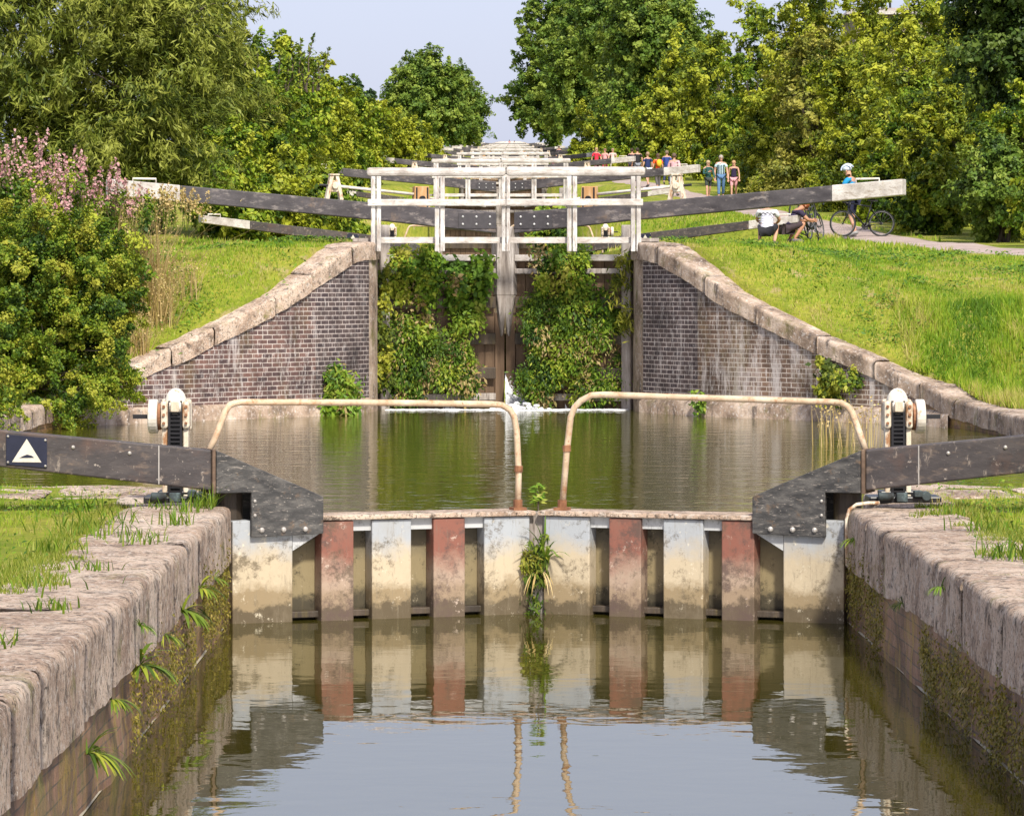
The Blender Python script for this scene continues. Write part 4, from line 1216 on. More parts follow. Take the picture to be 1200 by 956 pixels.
# pink flowering stems, each patch a plant clump of its own
for i, (x, y, h, n) in enumerate(((-8.0, 56.2, 1.1, 16), (-7.5, 56.4, 1.2, 18), (-7.0, 56.2, .95, 16), (-6.5, 56.6, 1.0, 18), (-6.1, 56.8, .85, 16), (-7.2, 55.4, .75, 14), (-5.8, 57.5, .7, 16), (-5.3, 58.2, .65, 16))):
    z = (3.45, 3.5, 3.3, 3.15, 3.0, 2.85, 3.0, 2.95)[i] - h * .55
    p = scatter(x - .34, x + .34, y - .25, y + .25, n, 200 + i, z)
    lab = ['pink willowherb spires at the extreme left edge', 'tallest pink willowherb clump by the dark willow', 'pink willowherb clump left of the dry grass', 'pink willowherb clump second nearest the white beam end', 'pink willowherb clump nearest the white beam end', 'low pink willowherb drooping over the bramble', 'straw-pink seed heads just behind the white beam end', 'straw-pink seed heads behind the upper left black beam'][i]
    stem_clump('willowherb_plant', lab, 'wild flower', p, h, 'hawthorn', 210 + i, flower='pink' if i < 5 or i == 5 else 'dry', width=.016, lean=.13, group='willowherb on the left bank', fl_n=36, fl_L=.046, fl_h=.5, fl_r=.05)
# dry golden grass by the wing wall coping
for i, (x, y, z, n, h, s_) in enumerate(((-5.8, 56.9, 1.2, 150, 1.75, .26), (-6.2, 56.7, 1.3, 130, 1.75, .24), (-5.5, 56.4, .95, 110, 1.0, .22), (-5.8, 55.4, .55, 90, .75, .2), (-5.3, 57.4, 1.45, 60, .8, .3))):
    p = scatter(x - s_, x + s_, y - s_, y + s_, n, 230 + i, z)
    stem_clump('dry_grass_clump', ['tall golden dry grass at the white end of the left beam', 'dry grass hiding the tip of the left white beam end', 'golden dry grass by the bramble above the left coping', 'dry brown grass at the low end of the left coping', 'short dry grass under the left beam'][i], 'grass clump', p, h, 'dry', 240 + i, width=.016, lean=.3, flower='dry', fl_n=5, fl_L=.03, fl_h=.3, fl_r=.03, group='dry grass on the left bank')

# --- plants growing on the tall gates
def wall_plant(name, label, cat, x0, x1, z0, z1, y, n, L, aspect, pal, seed, depth=.3, clumps=60, clump_r=.16, droop=.5, var=.3, group=None, mask=None):
    r = np.random.default_rng(seed)
    t = thing(name, label, cat, ((x0 + x1) / 2, y, z0), group=group)
    cx = r.uniform(x0, x1, clumps); cz = r.uniform(z0, z1, clumps); cy = -r.random(clumps) * depth * .7
    if clumps > 35:
        k = np.array([noise.noise((a * 2.4, b * 2.0, seed)) > -.12 for a, b in zip(cx, cz)]); cx, cz, cy = cx[k], cz[k], cy[k]
    m = len(cx); ct = r.normal(.5, var, m); k = r.integers(0, m, n)
    csz = r.uniform(.45, 1.35, m); dryc = r.random(m) < (.14 if clumps > 20 else 0)
    off = r.normal(size=(n, 3)) * clump_r * .55 * csz[k][:, None]
    off[:, 2] = off[:, 2] * 1.25 - np.abs(off[:, 1]) * .8
    off[:, 1] -= .10 * r.random(m)[k]
    C = np.stack([cx[k] - (x0 + x1) / 2, cy[k], cz[k] - z0], 1) + off
    C[:, 1] = np.minimum(C[:, 1], .03)
    Nn = r.normal(size=(n, 3)) * .6 + np.array([0, -.7, .5]); A = r.normal(size=(n, 3)) * .6 + off * 4 + np.array([0, -.2, -droop])
    Ls = L * r.uniform(.55, 1.4, n)
    lc = palette(PAL[pal], ct[k] + r.normal(0, .15, n)); dk = dryc[k] & (r.random(n) < .8); lc[dk] = palette(PAL['dry'], r.random(int(dk.sum()))) * .7
    Ls = Ls * (.7 + .7 * r.random(m)[k])
    V, F, cc = leaf_quads(C, Nn, A, Ls, Ls * aspect, lc, .1)
    np_mesh('leaves', V, F, M['leaf'], t, col=cc)
    mb = MB(); rr = random.Random(seed)
    for i in range(max(4, m // 5)):
        a = (cx[i] - (x0 + x1) / 2, .02, max(0, cz[i] - z0 - .25)); b = (cx[i] - (x0 + x1) / 2 + rr.uniform(-.1, .1), cy[i], cz[i] - z0)
        limb(mb, a, b, .012, .006, rr, 5, 3, .08)
    mb.build('stems', M['bark'], t, uvbox=False)
    return t
def gy(x): return YB(0) + .15 + (2.2 - abs(x)) * math.tan(GA) - .16
wall_plant('gate_weeds', 'bright yellow-green weeds tumbling from the top of the left tall gate leaf', 'climbing plant', -2.0, -.75, 1.55, 2.35, gy(-1.4) + .05, 6500, .08, .6, 'gateweed', 301, clumps=40, clump_r=.15, var=.22)
wall_plant('gate_weeds', 'dark green curtain of weeds covering the lower left tall gate leaf', 'climbing plant', -2.05, -.62, -.25, 1.12, gy(-1.4) + .05, 17000, .075, .38, 'gatedark', 302, clumps=120, clump_r=.16, var=.22)
bpy.data.objects[-1] if False else None
wall_plant('gate_weeds', 'fresh green leaves at the inner edge of the left tall gate leaf', 'climbing plant', -1.0, -.35, .9, 2.15, gy(-.7) + .03, 2600, .10, .65, 'fresh', 303, clumps=20, clump_r=.15)
wall_plant('gate_weeds', 'yellow strip of weeds along the left tall gate hinge post', 'climbing plant', -2.18, -1.98, .0, 1.95, gy(-2.1) - .1, 1800, .075, .6, 'yellowgreen', 304, depth=.12, clumps=26, clump_r=.10, var=.2)
wall_plant('gate_weeds', 'upright bright weeds over the top rail of the right tall gate leaf', 'climbing plant', .55, 1.75, 1.35, 2.42, gy(1.2) + .05, 4800, .08, .45, 'gateweed', 305, clumps=24, clump_r=.15)
wall_plant('gate_weeds', 'thick green curtain of weeds covering the lower right tall gate leaf', 'climbing plant', .32, 2.05, -.3, 1.5, gy(1.2) + .05, 24000, .075, .36, 'gatedark', 306, clumps=170, clump_r=.16, var=.22)
wall_plant('gate_weeds', 'trailing yellowish stems along the right tall gate hinge post', 'climbing plant', 1.85, 2.14, .9, 2.2, gy(2.05) - .1, 700, .12, .2, 'yellowgreen', 307, depth=.14, clumps=18, clump_r=.12)
wall_plant('gate_weeds', 'green sprays of weed beyond the rails right of the middle post', 'climbing plant', .42, 1.1, 2.35, 3.05, YB(0) + 2.6, 1500, .10, .5, 'gateweed', 308, clumps=16, clump_r=.14)
wall_plant('wall_weed', 'bright green weed growing from the foot of the left wing wall', 'weed', -2.95, -2.55, -.35, .30, 58.4, 2400, .12, .3, 'fresh', 309, depth=.35, clumps=26, clump_r=.13, droop=.2)
wall_plant('wall_weed', 'yellowish weed hanging on the right wing wall near the handrail end', 'weed', 4.85, 5.2, -.1, .55, 55.5, 1300, .075, .6, 'yellowgreen', 310, depth=.2, clumps=18, clump_r=.11)
wall_plant('wall_weed', 'small dark weed high on the right wing wall under the coping', 'weed', 5.15, 5.45, .15, .42, 55.15, 420, .07, .5, 'hawthorn', 311, depth=.12, clumps=8, clump_r=.08)
wall_plant('wall_weed', 'tiny weed at the foot of the right wing wall by the gate', 'weed', 3.05, 3.3, -.3, -.1, 57.9, 300, .06, .6, 'fresh', 312, depth=.12, clumps=6, clump_r=.08)

# --- weeds on the near gate and chamber walls
def rosette(name, label, cat, p, n, L, w, pal, seed, lean=(.5, 1.3), up=.6, droop=.9, dirbias=(0, 0, 0), group=None, pal_t=(.5, .25), seg=5):
    """arching strap leaves from one point"""
    r = random.Random(seed); rq = np.random.default_rng(seed)
    t = thing(name, label, cat, p, group=group)
    V = []; F = []; C = []
    for i in range(n):
        a = r.uniform(0, 2 * PI); l = L * r.uniform(.55, 1.15); q = r.uniform(*lean)
        d = Vector((math.cos(a) * q + dirbias[0], math.sin(a) * q + dirbias[1], up + dirbias[2])).normalized()
        sd = d.cross(Vector((0, 0, 1)));  sd = (sd if sd.length > .05 else Vector((1, 0, 0))).normalized()
        c = palette(PAL[pal], np.array([r.gauss(*pal_t)]))[0]
        pos = Vector((0, 0, 0)); b = len(V)
        for j in range(seg + 1):
            f = j / seg
            ww = w * (math.sin(PI * (.12 + .86 * f)) ** .7) * .5
            V += [tuple(pos - sd * ww), tuple(pos + sd * ww)]; C += [c, c]
            pos = pos + d * (l / seg); d = (d + Vector((0, 0, -droop / seg))).normalized()
        for j in range(seg): F.append((b + 2 * j, b + 2 * j + 1, b + 2 * j + 3, b + 2 * j + 2))
    np_mesh('leaves', V, np.array(F), M['leaf'], t, col=np.array(C), smooth=True)
    return t
rosette('sedge_tuft', 'long arching green sedge hanging at the mitre of the near gate', 'sedge', (.06, 25.62, -.33), 24, .34, .017, 'fresh', 401, up=1.3, lean=(.2, .8), droop=1.9, dirbias=(0, -.35, 0))
rosette('sedge_tuft', 'withered straw blades drooping under the green sedge at the near gate', 'sedge', (.02, 25.62, -.38), 16, .30, .010, 'dry', 402, up=.2, droop=2.2, dirbias=(0, -.4, 0))
t = thing('leafy_sapling', 'small leafy green sapling sprouting from the middle of the near gate top', 'seedling', (0.01, 25.72, .06))
m = MB(); m.tube([(0, 0, -.10), (.005, 0, .06), (-.005, 0, .20)], [.007, .006, .003], 6); m.build('stem', M['leaf'] and M['bark'], t)
r_ = random.Random(3); Cs, As = [], []
for j in range(34):
    a = r_.uniform(0, 2 * PI); f = r_.uniform(.25, 1.0)
    As.append((math.cos(a), math.sin(a) * .6, r_.uniform(-.2, .5))); Cs.append((math.cos(a) * .05 * (1.2 - f * .6), math.sin(a) * .04, f * .19))
q = np.random.default_rng(5)
V, F, cc = leaf_quads(np.array(Cs), q.normal(size=(34, 3)) * .4 + [0, -.6, .6], np.array(As), q.uniform(.05, .10, 34), q.uniform(.018, .03, 34), palette(PAL['fresh'], q.normal(.55, .25, 34)))
np_mesh('leaves', V, F, M['leaf'], t, col=cc)
wall_plant('mitre_moss', 'ragged brown and green weed strands in the joint of the near gate leaves', 'weed', -.09, .06, -.78, -.12, 25.64, 520, .06, .25, 'bramble', 403, depth=.08, clumps=24, clump_r=.05, droop=1.0)

ferns = [(-2.17, 22.3, -.22, .26, 'fresh', 'hart\'s-tongue fern high on the left chamber wall nearest the gate'),
         (-2.16, 20.9, -.24, .32, 'fresh', 'fern clump in the middle of the left chamber wall'),
         (-2.17, 18.3, -.28, .34, 'fresh', 'broad dark fern on the left chamber wall, below the coping joint'),
         (-2.17, 15.95, -.42, .34, 'hawthorn', 'straggling narrow-leaved weed on the left chamber wall at the bottom of the picture'),
         (-2.14, 18.1, -.05, .16, 'fresh', 'small weed in the coping face above the dark fern on the left'),
         (2.17, 24.3, -.05, .20, 'fresh', 'grass tuft hanging below the bent white pipe on the right wall'),
         (2.15, 19.6, .02, .16, 'fresh', 'small green weed on the right coping face'),
         (2.17, 18.6, -.42, .14, 'dry', 'tiny pale weed in the joint under the right coping'),
         (-2.17, 23.4, -.25, .18, 'fresh', 'small fern under the left coping just before the gate'),
         (-2.17, 19.7, -.26, .22, 'hawthorn', 'dark fern between the middle and broad ferns on the left wall'),
         (-2.17, 17.0, -.30, .24, 'hawthorn', 'dark trailing weed below the left coping near the bottom of the picture'),
         (2.17, 21.6, -.25, .16, 'hawthorn', 'dark weed under the right coping midway to the gate')]
for i, (x, y, z, L, pal, lab) in enumerate(ferns):
    sg = 1 if x < 0 else -1
    rosette('wall_fern', lab, 'fern', (x, y, z), 34, L * .72, L * (.075 if i in (0, 1, 2) else .045), 'hawthorn' if pal == 'fresh' and i < 3 else pal, 410 + i, up=.35, droop=1.7, dirbias=(sg * .7, -.25, 0), group='ferns on the chamber walls', pal_t=(.5, .28))
# moss and creeping growth along the walls just above the water
for i, (x, y0, y1, z0, z1, n, lab) in enumerate(((-2.17, 22.4, 24.7, -.62, -.2, 1100, 'olive moss sheet on the left wall beside the gate'), (2.17, 22.6, 24.8, -.62, -.2, 1100, 'olive moss sheet on the right wall beside the gate'),
        (2.16, 16.5, 20.5, -.66, -.3, 2000, 'trailing moss low on the right chamber wall'), (-2.16, 17.8, 21.8, -.66, -.3, 900, 'trailing moss low on the left chamber wall'))):
    r = np.random.default_rng(430 + i)
    t = thing('moss_patch', lab, 'moss', (x, (y0 + y1) / 2, z0), group='moss on the chamber walls')
    n = n * 3
    cl = np.stack([np.zeros(90), r.uniform(y0, y1, 90), r.uniform(z0, z1, 90)], 1)
    k = r.integers(0, 90, n); C = cl[k] + r.normal(size=(n, 3)) * [.012, .07, .07]
    C[:, 0] = np.abs(C[:, 0]) * (1 if x < 0 else -1); C[:, 1] -= (y0 + y1) / 2; C[:, 2] -= z0
    V, F, cc = leaf_quads(C, r.normal(size=(n, 3)) * .5 + [1 if x < 0 else -1, 0, .4], r.normal(size=(n, 3)) * .4 + [0, 0, -1], r.uniform(.012, .032, n), r.uniform(.007, .016, n), palette([(.08, .085, .010), (.16, .14, .015), (.25, .20, .03), (.28, .21, .06)], r.random(n)))
    np_mesh('moss', V, F, M['leaf'], t, col=cc)

# tufts on and behind the near copings, each a plant of its own
tufts = [(-2.62, 24.6, .09, 'fresh'), (-2.85, 23.3, .13, 'fresh'), (-2.36, 22.9, .14, 'fresh'), (-2.7, 21.9, .13, 'fresh'), (-2.95, 22.6, .14, 'fresh'), (-2.45, 21.4, .10, 'fresh'), (-2.9, 20.6, .10, 'fresh'),
         (-2.55, 19.3, .08, 'fresh'), (-2.8, 18.2, .09, 'fresh'), (-2.45, 17.0, .07, 'fresh'), (-2.38, 24.2, .13, 'fresh'), (-2.30, 24.75, .17, 'fresh'), (-3.1, 24.4, .14, 'fresh'), (-2.75, 16.2, .10, 'hawthorn'), (-2.5, 15.2, .09, 'fresh'),
         (2.62, 20.2, .15, 'fresh'), (2.8, 22.4, .12, 'fresh'), (2.9, 21.0, .08, 'fresh'), (2.75, 24.0, .10, 'fresh'), (2.5, 17.6, .08, 'hawthorn')]
tl = ['weed tuft at the foot of the left paddle post', 'broad grass tuft on the left coping below the paddle post', 'grass tuft at the coping joint near the left chamber edge', 'grass tuft spreading in a left coping joint', 'outer grass tuft beside the left grass verge',
      'short tuft at the very edge of the left coping', 'thin tuft beside the verge on the left coping', 'sparse tuft midway along the left coping', 'low tuft in the middle of the left coping', 'small tuft near the left coping edge lower down',
      'leafy weed standing in the left coping gap nearest the gate', 'tall leafy weed in front of the left paddle post', 'grass tuft between the left verge and the slab', 'dark mossy tuft low on the left coping', 'lowest tuft on the left coping',
      'bright leafy tuft on the right coping', 'outer tuft by the right verge', 'thin tuft near the right picture edge', 'grass tuft behind the bent white pipe', 'dark weed in the right coping joint low down']
for i, (x, y, h, pal) in enumerate(tufts):
    r = np.random.default_rng(500 + i); n = 70
    wd = .16 if i in (1, 3, 4, 8) else .08
    n = 34 if h < .15 else 70
    p = np.stack([x + r.normal(0, wd, n), y + r.normal(0, wd * 1.3, n), np.full(n, .135)], 1)
    p[:, 0] = np.clip(p[:, 0], -9, -2.27) if x < 0 else np.clip(p[:, 0], 2.27, 9)
    stem_clump('grass_tuft', tl[i], 'grass tuft', p, h, pal, 520 + i, width=.010 if h < .2 else .016, lean=.5, group='tufts on the near copings')
# reeds by the pound on the right, seen over the near beam
p = scatter(4.0, 4.9, 46.5, 47.6, 44, 560, WATER1 - .05)
stem_clump('reed_clump', 'pale dry reeds standing in the pound behind the right black beam', 'reeds', p, .62, 'dry', 561, width=.014, lean=.12, group='reeds in the pound', flower='dry', fl_n=4, fl_L=.035, fl_h=.2, fl_r=.02)
p = scatter(-2.35, -1.9, 27.2, 27.8, 9, 562, WATER1 - .05)
stem_clump('reed_clump', 'few thin dry reeds rising behind the left black beam', 'reeds', p, .62, 'dry', 563, width=.006, lean=.15, group='reeds in the pound')

# --- grass, uncountable
def grass(name, n, xr, yr, h, w, seed, pal=('fresh', 'dry'), keep=None, dens=1.0, thin=True):
    r = np.random.default_rng(seed)
    x = r.uniform(*xr, n); y = r.uniform(*yr, n)
    d = np.abs(x - axis(y)) - WT(y)
    k = d > (.02 if thin else -.06)
    pd = np.abs(x - path_x(y)) > 1.1
    k &= pd
    if keep is not None: k &= keep(x, y)
    x, y, d = x[k], y[k], d[k]; n = len(x)
    bare = np.array([noise.noise((a * .55, b * .35, 11)) + .5 * noise.noise((a * 2.3, b * 1.3, 13)) for a, b in zip(x, y)])
    kk = np.full(n, not thin) | (bare < (.34 if yr[1] > 40 else .03)) | (r.random(n) < .18)
    kk &= ~((d < .3) & (r.random(n) < .55)) | (not thin)
    x, y, d = x[kk], y[kk], d[kk]; n = len(x)
    patch = np.array([noise.noise((a * .9, b * .45, 2)) + .6 * noise.noise((a * 3.1, b * 1.6, 7)) for a, b in zip(x, y)])
    z = G(x, y) + .0
    H = h * r.uniform(.5, 1.3, n) * (1 + .5 * np.clip(patch, -.6, 1))
    az = r.uniform(0, 2 * PI, n); ln = np.abs(r.normal(0, .45, n))
    D = np.stack([np.cos(az) * ln, np.sin(az) * ln, np.ones(n)], 1)
    P = np.stack([x, y, z - .01], 1)
    sa = r.normal(0, .7, n)
    side = np.stack([np.cos(sa), np.sin(sa), np.zeros(n)], 1) * (w * r.uniform(.6, 1.4, n))[:, None] / 2
    tip = P + D * H[:, None]
    V = np.stack([P - side, P + side, tip], 1).reshape(-1, 3)
    t = np.clip(.47 + .75 * patch + r.normal(0, .2, n), 0, 1)
    t = t + np.where(d < .45, .35, 0) * r.random(n) + np.where(r.random(n) < .06, .4, 0)
    c = palette([(.09, .18, .012), (.155, .28, .016), (.24, .36, .022), (.35, .41, .035), (.45, .39, .12)], t)
    c *= r.uniform(.75, 1.15, (n, 1))
    np_o = np_mesh(name, V, np.arange(n * 3).reshape(-1, 3), M['grass'], col=np.repeat(c, 3, 0))
    return tag(np_o, kind='stuff')
def coping_grass(xr, yr, n, seed):
    r = np.random.default_rng(seed)
    x = r.uniform(*xr, n); y = r.uniform(*yr, n)
    edge = np.abs(x)
    dens = np.array([noise.noise((a * 1.6, b * 1.1, seed)) + .5 * noise.noise((a * 5, b * 4, seed)) for a, b in zip(x, y)]) + (edge - 2.72) * 1.7
    k = dens > .12
    x, y = x[k], y[k]; m_ = len(x)
    H = r.uniform(.015, .055, m_); az = r.uniform(0, 2 * PI, m_)
    Pb = np.stack([x, y, np.full(m_, .128)], 1); tip = Pb + np.stack([np.cos(az) * .5 * H, np.sin(az) * .5 * H, H], 1)
    sd_ = np.stack([np.full(m_, .0035), r.normal(0, .001, m_), np.zeros(m_)], 1)
    V = np.stack([Pb - sd_, Pb + sd_, tip], 1).reshape(-1, 3)
    c = palette([(.08, .13, .012), (.15, .21, .016), (.25, .28, .03), (.38, .33, .10)], r.normal(.5, .28, m_))
    tag(np_mesh('coping_grass', V, np.arange(m_ * 3).reshape(-1, 3), M['grass'], col=np.repeat(c, 3, 0)), kind='stuff')
coping_grass((-3.05, -2.35), (13.5, 25), 26000, 631)
coping_grass((2.4, 3.05), (15, 25), 18000, 632)
def lawn_weeds(n, xr, yr, seed, L):
    r = np.random.default_rng(seed); Cs = []
    cx = r.uniform(*xr, n); cy = r.uniform(*yr, n)
    k = (np.abs(cx - axis(cy)) - WT(cy) > .15) & (np.abs(cx - path_x(cy)) > 1.4)
    for a, b in zip(cx[k], cy[k]):
        m_ = r.integers(30, 90); sp = r.uniform(.08, .3)
        Cs.append(np.stack([a + r.normal(0, sp, m_), b + r.normal(0, sp * 1.5, m_), r.uniform(.02, .13, m_)], 1))
    C = np.concatenate(Cs); C[:, 2] += G(C[:, 0], C[:, 1]); q = len(C)
    V, F, cc = leaf_quads(C, r.normal(size=(q, 3)) * .5 + [0, -.3, 1], r.normal(size=(q, 3)), L * r.uniform(.5, 1.5, q), L * .5 * r.uniform(.6, 1.3, q), palette([(.035, .085, .008), (.07, .15, .010), (.14, .24, .014), (.26, .28, .03)], r.normal(.4, .25, q)), .1)
    tag(np_mesh('lawn_weeds', V, F, M['leaf'], col=cc), kind='stuff')
lawn_weeds(150, (2.8, 11), (45, 70), 621, .07)
lawn_weeds(60, (-7.5, -2.6), (54, 66), 622, .075)
lawn_weeds(60, (-5.4, -2.8), (15, 31), 623, .03)
lawn_weeds(40, (2.9, 5.4), (17, 31), 624, .03)
grass('grass', 26000, (6.2, 9.2), (48.5, 57), .17, .020, 609, thin=False)
grass('grass', 190000, (2.5, 11.5), (44, 72), .062, .020, 601)
grass('grass', 60000, (-7.5, -2.5), (53, 66), .07, .018, 602)
grass('grass', 52000, (-5.6, -2.7), (11, 31), .048, .007, 603)
grass('grass', 40000, (2.7, 5.6), (14, 31), .055, .007, 604)
grass('grass', 40000, (2.5, 11), (72, 130), .12, .04, 605)
grass('grass', 25000, (-8, -2.5), (66, 130), .14, .04, 606)
# ------------------------------------------------------------------ people
def cmat(name, c, rough=.8): 
    if name not in M: M[name] = plain(name, c, rough, .25)
    return M[name]
SKIN = cmat('skin', (.52, .29, .20), .6)
SKIN2 = cmat('tanned_skin', (.42, .21, .13), .6)

def skin_mesh(verts, edges, radii, root=0, sub=1):
    """one continuous surface grown over a joint skeleton; returns V, F"""
    me = bpy.data.meshes.new('tmp'); me.from_pydata([tuple(v) for v in verts], edges, [])
    o = bpy.data.objects.new('tmp', me); COL.objects.link(o)
    md = o.modifiers.new('s', 'SKIN'); md.use_smooth_shade = True; md.branch_smoothing = .6
    sv = me.skin_vertices[0].data
    for i, r in enumerate(radii):
        rr = r if hasattr(r, '__len__') else (r, r)
        sv[i].radius = rr; sv[i].use_root = (i == root)
    sb = o.modifiers.new('ss', 'SUBSURF'); sb.levels = sub; sb.render_levels = sub
    dg = bpy.context.evaluated_depsgraph_get()
    ev = o.evaluated_get(dg); m2 = ev.to_mesh()
    V = [tuple(v.co) for v in m2.vertices]; F = [tuple(p.vertices) for p in m2.polygons]
    ev.to_mesh_clear(); bpy.data.objects.remove(o); bpy.data.meshes.remove(me)
    return V, F

def lerp(a, b, t): return tuple(a[i] + (b[i] - a[i]) * t for i in range(3))

POSES = {}
def stand_pose(step=0.0, arm=0.0, elb=.12, bend=0.0, hands=None, head=(0, 0), heads=0):
    """joints for a 1.75 m figure facing +y"""
    J = {}
    J['pel'] = (0, 0, .95); 
    by = math.sin(bend); bz = math.cos(bend)
    J['spine'] = (0, .18 * by, .95 + .18 * bz); J['chest'] = (0, .38 * by + .0, .95 + .38 * bz); J['neck'] = (0, .53 * by, .95 + .53 * bz)
    J['uc'] = (0, .46 * by, .95 + .46 * bz)
    J['jaw'] = (head[0] * .3, .58 * by + .02 + head[1] * .4, .95 + .60 * bz); J['head'] = (head[0], .66 * by + .015 + head[1], .95 + .71 * bz)
    for s, n in ((-1, 'l'), (1, 'r')):
        st = step * s
        J['sh' + n] = (.19 * s, .47 * by, .95 + .47 * bz)
        J['el' + n] = (.25 * s, .47 * by - arm * s * .14 - .02, .95 + .47 * bz - .29)
        J['wr' + n] = (.26 * s, .47 * by - arm * s * .22 + elb, .95 + .47 * bz - .53)
        J['hip' + n] = (.095 * s, 0, .90)
        J['kn' + n] = (.10 * s, st * .20 + .04, .50)
        J['an' + n] = (.10 * s, st * .36 - (.10 if st < 0 else 0), .09 + (.05 if st < 0 else 0))
        J['toe' + n] = (.12 * s, st * .36 + .15 - (.10 if st < 0 else 0), .035)
    if hands: J.update(hands)
    return J

def squat_pose(lean=.45, reach=(.35, .45), twist=0.):
    J = {}
    J['pel'] = (0, 0, .34)
    by, bz = math.sin(lean), math.cos(lean)
    J['spine'] = (0, .18 * by, .34 + .18 * bz); J['chest'] = (0, .38 * by, .34 + .38 * bz); J['neck'] = (0, .53 * by, .34 + .53 * bz)
    J['uc'] = (0, .46 * by, .34 + .46 * bz)
    J['jaw'] = (0, .62 * by + .03, .34 + .58 * bz); J['head'] = (twist, .74 * by + .05, .34 + .66 * bz)
    for s, n in ((-1, 'l'), (1, 'r')):
        J['sh' + n] = (.19 * s, .47 * by, .34 + .47 * bz)
        J['el' + n] = (.26 * s, .47 * by + .18, .34 + .47 * bz - .20)
        J['wr' + n] = (.16 * s, reach[0] + .10, reach[1])
        J['hip' + n] = (.10 * s, .02, .33)
        J['kn' + n] = (.20 * s, .40, .47)
        J['an' + n] = (.17 * s, .14, .09)
        J['toe' + n] = (.20 * s, .30, .035)
    return J

def hand_mesh(m, wr, el, sgn):
    """palm, four unequal bent fingers and a thumb leaving the side of the palm"""
    w = Vector(wr); d = (w - Vector(el)).normalized()
    side = d.cross(Vector((0, 1, 0)));  side = side.normalized() if side.length > .1 else Vector((1, 0, 0))
    nrm = side.cross(d).normalized()
    for i, (o, l) in enumerate(((-.030, .062), (-.010, .075), (.010, .070), (.030, .055))):
        b = w + d * .085 + side * o
        k1 = b + d * l * .45 + nrm * .006; k2 = k1 + (d * .75 + nrm * .55) * l * .35; k3 = k2 + (d * .4 + nrm * .8) * l * .25
        m.tube([w + d * .03 + side * o * .6, b, k1, k2, k3], [.012, .011, .010, .009, .007], 6)
    tb = w + d * .03 - side * .035 * sgn
    m.tube([w + d * .01 - side * .02 * sgn, tb, tb + d * .035 - side * .012 * sgn + nrm * .012, tb + d * .06 + nrm * .02 - side * .008 * sgn], [.014, .013, .011, .008], 6)

